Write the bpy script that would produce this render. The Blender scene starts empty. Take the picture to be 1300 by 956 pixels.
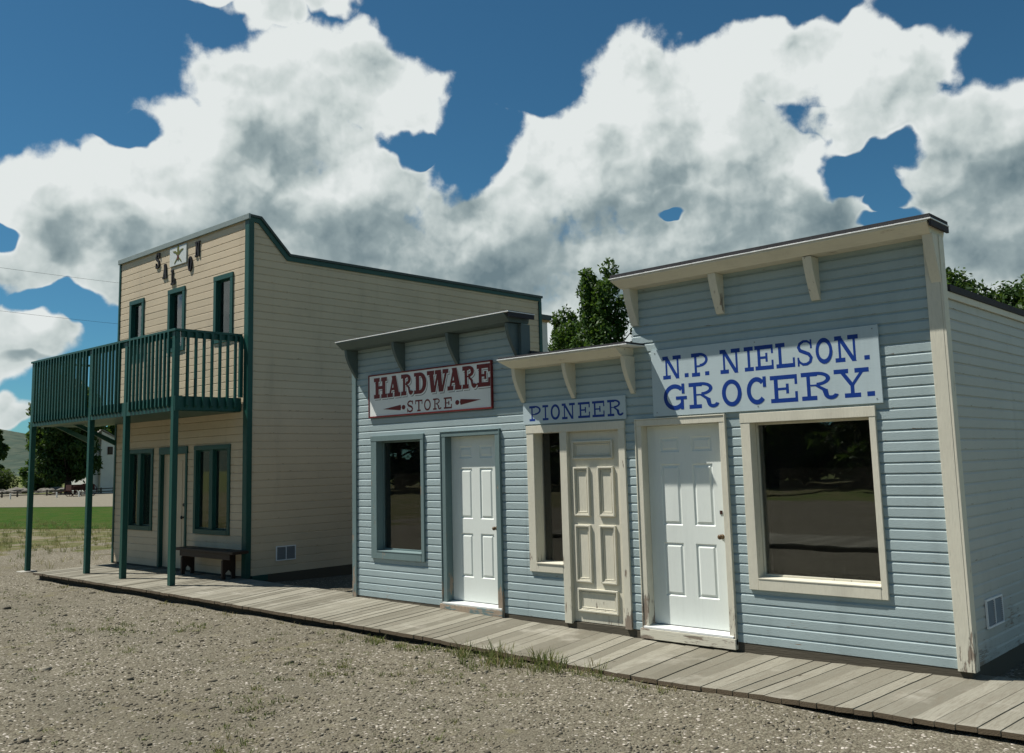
import bpy, math, random
import numpy as np
from mathutils import Matrix, Vector
random.seed(7); rng = np.random.default_rng(11)
scene = bpy.context.scene
C = scene.collection
R = math.radians

# ------------------------------------------------------------------ camera
CAM = Vector((0.0, -8.10, 1.765))
cr = Vector((0.7315674788779681, 0.6813091945099083, -0.02503608045189399))
cu = Vector((0.1055191316330332, -0.0768704596232671, 0.9914417004023578))
cf = Vector((-0.6735538112931619, 0.7279482906866171, 0.12812708292507097))
cam_data = bpy.data.cameras.new('camera')
cam = bpy.data.objects.new('camera', cam_data); C.objects.link(cam)
cam.matrix_world = Matrix(((cr.x, cu.x, -cf.x, CAM.x), (cr.y, cu.y, -cf.y, CAM.y), (cr.z, cu.z, -cf.z, CAM.z), (0, 0, 0, 1)))
cam_data.sensor_fit = 'HORIZONTAL'; cam_data.sensor_width = 36.0
cam_data.lens = 1190.94 / 1300 * 36.0
cam_data.shift_y = -44.5 / 1300
cam_data.clip_start = 0.1; cam_data.clip_end = 9000
scene.camera = cam
scene.view_settings.view_transform = 'Standard'; scene.view_settings.look = 'None'
scene.view_settings.gamma = 1.0; scene.view_settings.exposure = 0.42
scene.view_settings.use_curve_mapping = False

# ------------------------------------------------------------------ sun
SUN_DIR = Vector((0.50, 0.29, -1.0)).normalized()          # the way the light travels
sd = bpy.data.lights.new('sun', 'SUN'); sd.energy = 5.0; sd.angle = R(0.53); sd.color = (1.0, 0.955, 0.88)
sun = bpy.data.objects.new('sun', sd); C.objects.link(sun)
sun.rotation_mode = 'QUATERNION'; sun.rotation_quaternion = SUN_DIR.to_track_quat('-Z', 'Y')
sun.location = (-8, -6, 16)

# ------------------------------------------------------------------ sky with broken cumulus
world = bpy.data.worlds.new('World'); scene.world = world; world.use_nodes = True
wt = world.node_tree; wt.nodes.clear()
world.cycles.sampling_method = 'MANUAL'; world.cycles.sample_map_resolution = 256

BLOBS= [(70.4, 14.2, 3.7, 3.2), (67.5, 11.8, 4.5, 3.0), (64.2, 13.8, 5.1, 4.9), (66.0, 16.9, 2.5, 1.5), (61.7, 18.0, 4.9, 3.3), (58.1, 20.4, 4.4, 3.5), (54.8, 22.4, 4.8, 3.3), (50.9, 22.1, 3.9, 3.3), (48.4, 22.1, 2.5, 2.2), (57.1, 17.4, 7.0, 5.0), (51.9, 16.1, 6.3, 4.2), (47.0, 15.7, 3.7, 3.1), (59.4, 13.6, 7.7, 3.6), (53.3, 11.9, 9.4, 3.3), (45.6, 11.9, 8.3, 3.3), (62.0, 10.8, 4.8, 1.8), (43.0, 16.1, 3.0, 3.5), (40.0, 17.0, 4.0, 3.3), (37.0, 19.2, 4.4, 3.2), (33.5, 21.2, 4.6, 3.3), (30.0, 22.2, 4.3, 2.6), (26.2, 22.6, 4.2, 3.0), (23.0, 22.6, 3.6, 2.7), (20.9, 21.0, 3.9, 2.7), (18.0, 21.6, 1.9, 1.6), (21.9, 18.6, 3.5, 1.9), (31.3, 16.5, 8.5, 5.5), (37.2, 13.6, 7.7, 5.2), (27.7, 13.4, 6.9, 2.7), (23.3, 12.5, 3.9, 1.8), (40.2, 10.8, 6.8, 3.3), (25.6, 16.8, 2.7, 2.2), (19.9, 17.0, 2.5, 1.1), (16.2, 16.8, 3.6, 2.9), (13.5, 16.4, 2.6, 2.9), (15.3, 12.9, 4.6, 3.4), (18.2, 12.4, 2.8, 1.7), (13.6, 10.1, 5.6, 2.5), (58.1, 26.2, 2.8, 1.2), (54.3, 27.6, 2.9, 1.2), (28.3, 26.1, 3.6, 1.2), (61.9, 26.7, 1.8, 0.6), (70.5, 7.1, 2.5, 1.8), (72.3, 5.6, 2.2, 1.3), (70.7, 3.3, 1.7, 0.9), (55, 7.5, 9, 3.2), (42, 7, 9, 4), (30, 8, 9, 4), (17, 7, 10, 4), (50, 3, 16, 3), (20, 3, 18, 3), (70.0, 12.0, 3.6, 1.9), (66.5, 11.6, 3.5, 1.6), (69.6, 15.1, 4.3, 2.1), (32.0, 21.5, 5.3, 2.2)]
DARKS = [(45.1, 12.9, 6.3, 2.9), (53.3, 13.8, 5.2, 2.3), (15.8, 12.1, 4.3, 2.3), (34.3, 12.9, 5.3, 2.4), (58.0, 12.3, 4.1, 1.8), (25.9, 13.2, 5.4, 1.8), (32.7, 17.5, 3.4, 1.8), (56.7, 18.7, 2.8, 1.8), (40.2, 12.3, 4.4, 2.4), (67.2, 13.6, 2.9, 1.3), (13.6, 14.3, 1.9, 2.1), (70.1, 5.6, 1.9, 0.5)]
HOLES= [(45.1, 19.3, 1.9, 2.4), (42.5, 22.5, 3.2, 1.8), (25, 26.5, 8, 1.2), (21.2,16.5,2.2,.7), (21.9, 16.2, 1.9, .8), (20.1, 14.8, 1.0, 0.5), (32.9, 14.8, 0.45, 0.28), (71.6, 13.0, .8, 0.45), (68.4, 9.0, 2.0, 0.7), (20.4, 13.6, 1.3, 0.5), (66.1, 19.3, 1.7, 0.8), (46.9, 19.2, 2.5, 0.6)]

class NB:
    """small helper that writes shader maths as nodes"""
    def __init__(s, tree): s.t = tree
    def node(s, kind, **kw):
        n = s.t.nodes.new(kind)
        for k, v in kw.items(): setattr(n, k, v)
        return n
    def plug(s, sock, v):
        if isinstance(v, bpy.types.NodeSocket): s.t.links.new(v, sock)
        elif v is not None: sock.default_value = v
    def m(s, op, a, b=None, c=None, clamp=False):
        n = s.node('ShaderNodeMath', operation=op, use_clamp=clamp)
        s.plug(n.inputs[0], a)
        if b is not None: s.plug(n.inputs[1], b)
        if c is not None: s.plug(n.inputs[2], c)
        return n.outputs[0]
    def v(s, op, a, b=None, out=0):
        n = s.node('ShaderNodeVectorMath', operation=op)
        s.plug(n.inputs[0], a)
        if b is not None:
            if op == 'SCALE': s.plug(n.inputs['Scale'], b)
            else: s.plug(n.inputs[1], b)
        return n.outputs[out]
    def xyz(s, x, y, z):
        n = s.node('ShaderNodeCombineXYZ')
        for i, q in enumerate((x, y, z)): s.plug(n.inputs[i], q)
        return n.outputs[0]
    def sep(s, a):
        n = s.node('ShaderNodeSeparateXYZ'); s.plug(n.inputs[0], a); return n.outputs
    def noise(s, vec, scale, detail=2, rough=0.5, dist=0.0, out='Fac', lac=2.0, dim='3D'):
        n = s.node('ShaderNodeTexNoise', noise_dimensions=dim); s.plug(n.inputs['Vector'], vec)
        n.inputs['Scale'].default_value = scale; n.inputs['Detail'].default_value = detail
        n.inputs['Roughness'].default_value = rough; n.inputs['Distortion'].default_value = dist
        n.inputs['Lacunarity'].default_value = lac
        return n.outputs[out]
    def vor(s, vec, scale, feature='F1', out='Distance', detail=0, rough=.5, rnd=1.0, dim='3D'):
        n = s.node('ShaderNodeTexVoronoi', feature=feature, voronoi_dimensions=dim); s.plug(n.inputs['Vector'], vec)
        n.inputs['Scale'].default_value = scale
        if 'Detail' in n.inputs: n.inputs['Detail'].default_value = detail
        if 'Roughness' in n.inputs: n.inputs['Roughness'].default_value = rough
        n.inputs['Randomness'].default_value = rnd
        return n.outputs[out]
    def ss(s, x, a, b, lo=0.0, hi=1.0):
        n = s.node('ShaderNodeMapRange', interpolation_type='SMOOTHSTEP')
        s.plug(n.inputs['Value'], x); s.plug(n.inputs['From Min'], a); s.plug(n.inputs['From Max'], b)
        s.plug(n.inputs['To Min'], lo); s.plug(n.inputs['To Max'], hi)
        return n.outputs[0]
    def lin(s, x, a, b, lo=0.0, hi=1.0):
        n = s.node('ShaderNodeMapRange')
        s.plug(n.inputs['Value'], x); s.plug(n.inputs['From Min'], a); s.plug(n.inputs['From Max'], b)
        s.plug(n.inputs['To Min'], lo); s.plug(n.inputs['To Max'], hi)
        return n.outputs[0]
    def mix(s, f, a, b, mode='MIX'):
        n = s.node('ShaderNodeMix', data_type='RGBA', blend_type=mode)
        s.plug(n.inputs[0], f)
        for i, q in ((6, a), (7, b)):
            if isinstance(q, tuple) and len(q) == 3: q = (*q, 1)
            s.plug(n.inputs[i], q)
        return n.outputs[2]

# one node group: how thick the cloud is in a direction
g = bpy.data.node_groups.new('cloud_density', 'ShaderNodeTree')
g.interface.new_socket('Direction', in_out='INPUT', socket_type='NodeSocketVector')
g.interface.new_socket('Density', in_out='OUTPUT', socket_type='NodeSocketFloat')
gi = g.nodes.new('NodeGroupInput'); go = g.nodes.new('NodeGroupOutput')
n = NB(g)
p = gi.outputs[0]                                       # azimuth, elevation in degrees
wob = n.v('SUBTRACT', n.noise(p, 0.16, 3, .6, out='Color', dim='2D'), (0.5, 0.5, 0.5))
q = n.v('ADD', p, n.v('SCALE', wob, 4.2))
def blob(b, grow):
    k = n.node('ShaderNodeVectorMath', operation='MULTIPLY_ADD')
    ix, iy = 1 / (b[2] * grow), 1 / (b[3] * grow)
    n.plug(k.inputs[0], q); k.inputs[1].default_value = (ix, iy, 0); k.inputs[2].default_value = (-b[0] * ix, -b[1] * iy, 0)
    return n.v('DOT_PRODUCT', k.outputs[0], k.outputs[0], out='Value')
f = None
for b in BLOBS:
    k = blob(b, 1.22)
    f = k if f is None else n.m('MINIMUM', f, k)
h = None
for b in HOLES:
    k = blob(b, 1.25)
    h = k if h is None else n.m('MINIMUM', h, k)
f = n.m('SUBTRACT', 1.0, n.m('SQRT', f))
h = n.m('MULTIPLY', n.m('SUBTRACT', n.m('SQRT', h), 1.0), 1.0)
f = n.m('MINIMUM', f, h)
f = n.m('MINIMUM', n.m('MAXIMUM', n.m('MULTIPLY', f, 2.1), -0.9), 0.95)
gen = n.m('MULTIPLY', n.m('SUBTRACT', n.noise(p, 0.035, 3, .55, dim='2D'), 0.60), 4.0)
for c_, r_ in (((122, 12), (30, 10)), ((-48, 26), (40, 21))):      # unseen cloud banks, added to whiten side-wall light and show in upper panes
    k = n.node('ShaderNodeVectorMath', operation='MULTIPLY_ADD'); n.plug(k.inputs[0], q)
    k.inputs[1].default_value = (1 / r_[0], 1 / r_[1], 0); k.inputs[2].default_value = (-c_[0] / r_[0], -c_[1] / r_[1], 0)
    gen = n.m('MAXIMUM', gen, n.m('SUBTRACT', 1.0, n.v('LENGTH', k.outputs[0], out='Value')))
px, py, _ = n.sep(p)
out = n.m('MAXIMUM', n.ss(n.m('ABSOLUTE', n.m('SUBTRACT', px, 42.5)), 37.0, 48.0), n.ss(py, 29.5, 38.0))
f = n.m('ADD', n.m('MULTIPLY', f, n.m('SUBTRACT', 1.0, out)), n.m('MULTIPLY', gen, out))
g.links.new(f, go.inputs[0])

g2 = bpy.data.node_groups.new('cloud_detail', 'ShaderNodeTree')
g2.interface.new_socket('Direction', in_out='INPUT', socket_type='NodeSocketVector')
g2.interface.new_socket('Density', in_out='OUTPUT', socket_type='NodeSocketFloat')
gi = g2.nodes.new('NodeGroupInput'); go = g2.nodes.new('NodeGroupOutput')
n = NB(g2)
p = gi.outputs[0]
w2 = n.v('SUBTRACT', n.noise(p, 0.45, 3, .55, out='Color', dim='2D'), (0.5, 0.5, 0.5))
q = n.v('ADD', p, n.v('SCALE', w2, 2.0))
bil = n.m('SUBTRACT', 0.40, n.vor(q, 0.20, 'SMOOTH_F1', detail=4, rough=.44, dim='2D'))
g2.links.new(bil, go.inputs[0])

n = NB(wt)
tc = n.node('ShaderNodeTexCoord')
dx, dy, dz = n.sep(n.v('NORMALIZE', tc.outputs['Generated']))
AE = n.xyz(n.m('MULTIPLY', n.m('ARCTAN2', n.m('MULTIPLY', dx, -1.0), dy), 57.29578), n.m('MULTIPLY', n.m('ARCSINE', dz), 57.29578), 0.0)
def grp(t, vec):
    q = n.node('ShaderNodeGroup'); q.node_tree = t; n.plug(q.inputs[0], vec); return q.outputs[0]
TOSUN = -SUN_DIR
f0, f1 = grp(g, AE), grp(g, n.v('ADD', AE, (2.2, 4.2, 0)))
d0, d1, d2 = grp(g2, AE), grp(g2, n.v('ADD', AE, (.30, .42, 0))), grp(g2, n.v('ADD', AE, (1.1, 1.7, 0)))
big = n.m('SUBTRACT', n.noise(AE, 0.17, 10, .61, dim='2D'), 0.5)
fine = n.m('SUBTRACT', n.noise(AE, 1.1, 6, .62, dim='2D'), 0.5)
T = n.m('ADD', n.m('ADD', f0, n.m('MULTIPLY', fine, 0.38)), n.m('ADD', n.m('MULTIPLY', big, 1.05), n.m('MULTIPLY', d0, 0.95)))
alpha = n.m('POWER', n.ss(T, -0.12, 0.36), 1.25)
sh = n.m('ADD', n.m('MULTIPLY', n.m('SUBTRACT', d0, d1), 0.66), n.m('MULTIPLY', n.m('SUBTRACT', d0, d2), 0.62))
sh = n.m('ADD', sh, n.m('MULTIPLY', big, 0.35))
sh = n.m('ADD', sh, n.m('MULTIPLY', n.m('SUBTRACT', f0, f1), 0.16))
mass = n.m('MULTIPLY', n.m('SUBTRACT', n.noise(AE, 0.075, 2, .5, dim='2D'), 0.5), 0.36)
# the shaded undersides of the bigger heaps
WAE = n.v('ADD', AE, n.v('SCALE', n.v('SUBTRACT', n.noise(AE, 0.22, 3, .55, out='Color', dim='2D'), (.5, .5, .5)), 6.0))
dk = None
for b in DARKS:
    k = n.node('ShaderNodeVectorMath', operation='MULTIPLY_ADD'); n.plug(k.inputs[0], WAE)
    k.inputs[1].default_value = (.72 / b[2], .72 / b[3], 0); k.inputs[2].default_value = (-b[0] * .72 / b[2], -b[1] * .72 / b[3], 0)
    q = n.v('DOT_PRODUCT', k.outputs[0], k.outputs[0], out='Value')
    dk = q if dk is None else n.m('MINIMUM', dk, q)
mass = n.m('SUBTRACT', mass, n.m('MULTIPLY', n.ss(dk, 1.15, 0.0), 0.38))
sh = n.m('SUBTRACT', n.m('ADD', n.m('ADD', sh, 0.985), mass), n.m('MULTIPLY', n.ss(T, 0.0, 1.1), 0.36))
sh = n.m('SUBTRACT', sh, n.m('MULTIPLY', n.ss(dz, 0.36, 0.16), 0.10), clamp=True)
ramp = n.node('ShaderNodeValToRGB'); n.plug(ramp.inputs[0], sh)
ramp.color_ramp.elements[0].position = 0.0; ramp.color_ramp.elements[0].color = (0.165, 0.235, 0.265, 1)
ramp.color_ramp.elements[1].position = 1.0; ramp.color_ramp.elements[1].color = (0.84, 0.885, 0.875, 1)
e = ramp.color_ramp.elements.new(0.35); e.color = (0.33, 0.41, 0.425, 1)
e = ramp.color_ramp.elements.new(0.68); e.color = (0.62, 0.69, 0.68, 1)
skytex = n.node('ShaderNodeTexSky', sky_type='NISHITA'); skytex.sun_disc = False
skytex.sun_elevation = math.asin(TOSUN.z); skytex.sun_rotation = math.atan2(TOSUN.x, TOSUN.y)
skytex.altitude = 1500; skytex.air_density = 1.0; skytex.dust_density = 0.6; skytex.ozone_density = 2.5
bg1 = n.node('ShaderNodeBackground'); n.plug(bg1.inputs[0], n.mix(1.0, skytex.outputs[0], (0.47, 0.95, 1.04), 'MULTIPLY')); bg1.inputs[1].default_value = 0.05
bg2 = n.node('ShaderNodeBackground'); n.plug(bg2.inputs[0], ramp.outputs[0]); bg2.inputs[1].default_value = 0.68
mx = n.node('ShaderNodeMixShader'); n.plug(mx.inputs[0], alpha)
wt.links.new(bg1.outputs[0], mx.inputs[1]); wt.links.new(bg2.outputs[0], mx.inputs[2])
wo = n.node('ShaderNodeOutputWorld'); wt.links.new(mx.outputs[0], wo.inputs[0])

# ================================================================== materials
def mat(name):
    m = bpy.data.materials.new(name); m.use_nodes = True
    m.node_tree.nodes.clear()
    n = NB(m.node_tree)
    bs = n.node('ShaderNodeBsdfPrincipled'); o = n.node('ShaderNodeOutputMaterial')
    m.node_tree.links.new(bs.outputs[0], o.inputs[0])
    geo = n.node('ShaderNodeNewGeometry')
    return m, n, bs, geo.outputs['Position']
def bump(n, bs, h, dist=0.01, strength=1.0):
    b = n.node('ShaderNodeBump'); b.inputs['Strength'].default_value = strength; b.inputs['Distance'].default_value = dist
    n.plug(b.inputs['Height'], h); n.plug(bs.inputs['Normal'], b.outputs[0])
def paint(name, col, pitch=None, z0=0.0, wear=0.0, lowwear=.13, edgecol=(.13, .075, .04), wcol=(.20, .16, .12), rough=.55, grain=(5, 5, 70), dirt=0.14, gb=.0022, axis_grain=None):
    """outdoor paint: slight tone drift from board to board, grain, flaked patches down to grey wood"""
    m, n, bs, P = mat(name)
    tone = n.noise(P, 1.3, 4, .6)
    fine = n.noise(n.v('MULTIPLY', P, grain), 3.0, 4, .65)
    c = n.mix(n.m('MULTIPLY', n.ss(tone, .35, .72), dirt * 2.2), col, tuple(x * .72 for x in col))
    c = n.mix(n.m('MULTIPLY', n.ss(fine, .42, .75), dirt * 1.6), c, tuple(x * .62 for x in col))
    stn = n.noise(n.v('MULTIPLY', P, (2.6, 2.6, .28)), 1.0, 5, .62)
    c = n.mix(n.m('MULTIPLY', n.ss(stn, .52, .74), .30), c, tuple(x * .58 for x in col))
    if pitch:
        x, y, z = n.sep(P)
        wn = n.node('ShaderNodeTexWhiteNoise', noise_dimensions='2D')
        n.plug(wn.inputs['Vector'], n.xyz(n.m('FLOOR', n.m('DIVIDE', n.m('SUBTRACT', z, z0), pitch)), n.m('FLOOR', n.m('DIVIDE', n.m('ADD', x, y), 3.7)), 0))
        c = n.mix(n.m('MULTIPLY', wn.outputs[0], .16), c, tuple(q * .70 for q in col))
        fr = n.m('FRACT', n.m('DIVIDE', n.m('SUBTRACT', z, z0), pitch))
        ed = n.m('MULTIPLY', n.ss(fr, .14, .02), n.ss(n.noise(n.v('MULTIPLY', P, (5, 5, 30)), 1.6, 5, .75), .60, .645))
        spot = n.m('MULTIPLY', n.ss(n.noise(n.v('MULTIPLY', P, (9, 9, 30)), 2.2, 3, .7), .715, .74), .8)
        c = n.mix(n.m('MAXIMUM', ed, spot), c, edgecol)
    h = fine
    if wear > 0:
        w1 = n.noise(n.v('MULTIPLY', P, grain if not axis_grain else axis_grain), 1.0, 5, .7)
        w2 = n.noise(P, 2.3, 3, .6)
        x, y, z = n.sep(P)
        low = n.ss(z, .75, .05, 0, lowwear)
        mask = n.ss(n.m('ADD', n.m('ADD', n.m('MULTIPLY', w1, .55), n.m('MULTIPLY', w2, .45)), low), .66 - wear * .16, .69 - wear * .16)
        wood = n.mix(n.noise(n.v('MULTIPLY', P, (40, 40, 6)), 2, 4), wcol, tuple(q * 1.9 for q in wcol))
        c = n.mix(mask, c, wood)
        h = n.m('SUBTRACT', h, n.m('MULTIPLY', mask, .8))
    n.plug(bs.inputs['Base Color'], c); bs.inputs['Roughness'].default_value = rough
    bs.inputs['Specular IOR Level'].default_value = .3
    bump(n, bs, h, gb)
    return m

PITCH = 0.0917; SPITCH = 0.1275
M = {}
M['blue'] = paint('pale_blue_siding_paint', (.358, .445, .452), PITCH, .04, wear=.02, lowwear=0.03, wcol=(.20, .12, .07), grain=(9, 9, 130), gb=.0030, rough=.5)
M['blue_side'] = paint('pale_grey_side_siding_paint', (.47, .49, .455), PITCH, .04, wear=.05, grain=(9, 9, 130), gb=.0022)
M['beige'] = paint('beige_siding_paint', (.615, .51, .36), SPITCH, .06, grain=(7, 7, 110), gb=.002)
M['beige_door'] = paint('beige_door_paint', (.615, .51, .36), grain=(60, 60, 5))
M['cream'] = paint('cream_trim_paint', (.63, .605, .495), wear=.27, lowwear=.13, wcol=(.17, .14, .11), grain=(26, 26, 4.0), gb=.002)
M['cream_h'] = paint('cream_trim_paint_lying', (.63, .605, .495), wear=.34, lowwear=.08, wcol=(.17, .14, .11), grain=(3.0, 26, 26), gb=.002)
M['cream_door'] = paint('cream_door_paint', (.63, .605, .495), wear=.02, lowwear=.08, wcol=(.17, .14, .11), grain=(26, 26, 4.0), gb=.002)
M['teal'] = paint('grey_teal_trim_paint', (.15, .215, .215), wear=.32, wcol=(.20, .16, .12), grain=(22, 22, 3.5), gb=.002)
M['teal_h'] = paint('grey_teal_trim_paint_lying', (.15, .215, .215), wear=.42, wcol=(.24, .19, .14), grain=(3.0, 22, 22), gb=.002)
M['teal_dark'] = paint('dark_grey_teal_paint', (.10, .135, .13), wear=.0, grain=(3, 22, 22), gb=.002)
M['green'] = paint('dark_green_trim_paint', (.014, .078, .063), rough=.38, grain=(20, 20, 3), wear=0, dirt=.25)
M['white'] = paint('white_door_paint', (.72, .765, .72), rough=.5, grain=(50, 50, 4), dirt=.07, gb=.0008)
M['white_wall'] = paint('white_shed_paint', (.66, .66, .62), rough=.7)
M['sign_blue'] = paint('pale_blue_sign_board_paint', (.44, .53, .555), rough=.42, dirt=.06, grain=(6, 6, 60), gb=.0008)
M['sign_white'] = paint('white_sign_board_paint', (.80, .81, .77), rough=.4, dirt=.06, gb=.0006)
M['letter_blue'] = paint('blue_letter_paint', (.006, .040, .235), rough=.4, dirt=.1, gb=.0003)
M['letter_red'] = paint('dark_red_letter_paint', (.155, .014, .014), rough=.4, dirt=.1, gb=.0003)
M['letter_white'] = paint('white_letter_edge_paint', (.80, .81, .77), rough=.4, dirt=.05, gb=.0003)
M['letter_grey'] = paint('grey_letter_shadow_paint', (.16, .165, .16), rough=.4, dirt=.05, gb=.0003)
M['black'] = paint('black_letter_paint', (.012, .010, .010), rough=.6, dirt=.1, gb=.0005)
M['roofing'] = paint('dark_shingle_edge', (.045, .045, .05), rough=.9, grain=(40, 40, 40), gb=.006)
M['green_cap'] = paint('dark_green_cap_metal', (.045, .065, .06), rough=.45, grain=(3, 3, 20))
M['grey_cap'] = paint('grey_green_cap_metal', (.24, .29, .28), rough=.5)
M['drip'] = paint('white_drip_edge_metal', (.70, .72, .70), rough=.35, dirt=.05)
M['concrete'] = paint('concrete', (.36, .35, .31), rough=.95, grain=(30, 30, 30), gb=.004)
M['brown_wood'] = paint('dark_brown_stained_wood', (.030, .018, .012), rough=.55, grain=(4, 30, 30), wear=0)
M['skirt'] = paint('weathered_skirt_board', (.085, .075, .055), rough=.9, grain=(3, 30, 30), gb=.004)
M['end_grain'] = paint('plank_end_grain', (.13, .10, .065), rough=.95, grain=(30, 30, 30), gb=.004)
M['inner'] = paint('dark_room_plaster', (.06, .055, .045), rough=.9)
M['curtain'] = paint('pale_curtain_cloth', (.62, .61, .58), rough=.95, grain=(22, 22, .4), dirt=.5)
M['rust'] = paint('rusty_red_iron', (.045, .014, .010), rough=.9, grain=(20, 20, 20))
M['brass'] = paint('old_brass', (.10, .06, .025), rough=.35)
M['iron'] = paint('black_iron', (.012, .012, .012), rough=.5)
M['louver'] = paint('grey_louver_metal', (.20, .22, .23), rough=.5)
M['vent_white'] = paint('white_vent_frame', (.80, .82, .82), rough=.5)
M['stake'] = paint('white_stake', (.62, .62, .58), rough=.8)

def glass():
    m = bpy.data.materials.new('window_glass'); m.use_nodes = True; m.node_tree.nodes.clear()
    n = NB(m.node_tree)
    fr = n.node('ShaderNodeFresnel'); fr.inputs[0].default_value = 1.55
    tr = n.node('ShaderNodeBsdfTransparent'); tr.inputs[0].default_value = (.93, .95, .94, 1)
    gl = n.node('ShaderNodeBsdfGlossy'); gl.inputs[1].default_value = 0.012; gl.inputs[0].default_value = (.95, .97, .96, 1)
    mx = n.node('ShaderNodeMixShader'); n.plug(mx.inputs[0], n.m('MULTIPLY', fr.outputs[0], 1.7, clamp=True))
    m.node_tree.links.new(tr.outputs[0], mx.inputs[1]); m.node_tree.links.new(gl.outputs[0], mx.inputs[2])
    df = n.node('ShaderNodeBsdfDiffuse'); df.inputs[0].default_value = (.07, .068, .055, 1)
    geo = n.node('ShaderNodeNewGeometry')
    du = n.ss(n.noise(geo.outputs['Position'], 3.0, 5, .65), .3, .8, .03, .10)
    m2 = n.node('ShaderNodeMixShader'); n.plug(m2.inputs[0], du)
    m.node_tree.links.new(mx.outputs[0], m2.inputs[1]); m.node_tree.links.new(df.outputs[0], m2.inputs[2])
    b = n.node('ShaderNodeBump'); b.inputs['Strength'].default_value = .25; b.inputs['Distance'].default_value = .002
    n.plug(b.inputs['Height'], n.noise(geo.outputs['Position'], 2.2, 2, .5)); n.plug(gl.inputs['Normal'], b.outputs[0])
    o = n.node('ShaderNodeOutputMaterial'); m.node_tree.links.new(m2.outputs[0], o.inputs[0])
    return m
M['glass'] = glass()

def planks_mat():
    m, n, bs, P = mat('weathered_grey_planks')
    at = n.node('ShaderNodeAttribute', attribute_name='tone'); tone = at.outputs['Fac']
    gr = n.noise(n.v('ADD', n.v('MULTIPLY', P, (30, 2.2, 30)), n.xyz(n.m('MULTIPLY', tone, 37.0), 0.0, 0.0)), 2.0, 6, .7)
    gr2 = n.noise(n.v('MULTIPLY', P, (90, 3, 90)), 2.0, 3, .7)
    st = n.noise(P, 1.7, 5, .65)
    c = n.mix(tone, (.155, .147, .114), (.285, .274, .222))
    c = n.mix(n.m('MULTIPLY', n.ss(gr, .40, .72), .75), c, (.165, .145, .11))
    c = n.mix(n.m('MULTIPLY', n.ss(gr2, .55, .75), .45), c, (.10, .085, .06))
    c = n.mix(n.m('MULTIPLY', n.ss(st, .52, .72), .35), c, (.45, .43, .37))
    kn = n.vor(n.v('MULTIPLY', P, (6.0, 1.9, 1)), 1.0, 'F1')
    c = n.mix(n.ss(kn, .075, .03), c, (.045, .032, .02))
    n.plug(bs.inputs['Base Color'], c); bs.inputs['Roughness'].default_value = .85; bs.inputs['Specular IOR Level'].default_value = .15
    bump(n, bs, n.m('SUBTRACT', 1.0, n.m('ADD', gr, n.m('MULTIPLY', gr2, .5))), .006)
    return m
M['planks'] = planks_mat()

def gravel_mat():
    m, n, bs, P = mat('gravel')
    x, y, z = n.sep(P)
    P2 = n.xyz(x, y, 0.0)
    v1 = n.node('ShaderNodeTexVoronoi'); n.plug(v1.inputs['Vector'], P2); v1.inputs['Scale'].default_value = 52
    v2 = n.node('ShaderNodeTexVoronoi'); n.plug(v2.inputs['Vector'], P2); v2.inputs['Scale'].default_value = 105
    r1 = n.sep(v1.outputs['Color'])[0]; r2 = n.sep(v2.outputs['Color'])[1]
    big = n.noise(P2, .55, 5, .6); mid = n.noise(P2, 4.0, 4, .6)
    c = n.mix(r1, (.085, .078, .054), (.25, .235, .178))
    c = n.mix(n.m('MULTIPLY', r2, .45), c, (.165, .150, .11))
    c = n.mix(n.ss(r1, .93, .97), c, (.52, .48, .42))
    c = n.mix(n.m('MULTIPLY', n.ss(v1.outputs['Distance'], .35, .75), .55), c, (.085, .068, .05))
    pk = n.noise(n.v('ADD', P2, (7, 3, 0)), .32, 5, .62)
    c = n.mix(n.m('MULTIPLY', n.ss(pk, .50, .66), .42), c, (.118, .108, .080))
    c = n.mix(n.m('MULTIPLY', n.ss(mid, .55, .75), .35), c, (.25, .225, .17))
    c = n.mix(n.m('MULTIPLY', n.ss(big, .45, .7), .40), c, (.105, .092, .065))
    wy = n.m('ADD', y, n.m('MULTIPLY', n.m('SUBTRACT', n.noise(P2, .25, 2, .5), .5), 1.6))
    trk = n.m('MINIMUM', n.m('ABSOLUTE', n.m('ADD', wy, 3.15)), n.m('ABSOLUTE', n.m('ADD', wy, 4.75)))
    c = n.mix(n.m('MULTIPLY', n.m('MULTIPLY', n.ss(trk, .30, .10), n.ss(mid, .30, .60)), .34), c, (.112, .105, .079))
    gm = n.m('MULTIPLY', n.ss(n.m('ADD', n.m('MULTIPLY', big, .5), n.m('MULTIPLY', mid, .5)), .56, .66), .55)
    c = n.mix(gm, c, (.14, .13, .065))
    n.plug(bs.inputs['Base Color'], c); bs.inputs['Roughness'].default_value = .95; bs.inputs['Specular IOR Level'].default_value = .1
    h = n.m('ADD', n.m('SUBTRACT', 1.0, v1.outputs['Distance']), n.m('MULTIPLY', n.m('SUBTRACT', 1.0, v2.outputs['Distance']), .4))
    bump(n, bs, h, .009)
    return m
M['gravel'] = gravel_mat()
def turf(name, a, b, c2, sc=6.0, ex=.0, extra=None):
    m, n, bs, P = mat(name)
    k = n.noise(P, sc, 8, .8); k2 = n.noise(n.v('MULTIPLY', P, (1, 1, 1)), .9 if sc > 1 else .02, 7, .7)
    c = n.mix(n.ss(k, .35, .68), a, b)
    c = n.mix(n.m('MULTIPLY', n.ss(k2, .42, .62), .75), c, c2)
    if extra: c = n.mix(n.ss(n.noise(P, 1.1, 5, .65), .50, .60), c, extra)
    n.plug(bs.inputs['Base Color'], c); bs.inputs['Roughness'].default_value = 1.0; bs.inputs['Specular IOR Level'].default_value = .05
    bump(n, bs, k, .05)
    return m
M['lawn'] = turf('mown_lawn', (.018, .052, .006), (.038, .082, .010), (.060, .070, .018))
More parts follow.
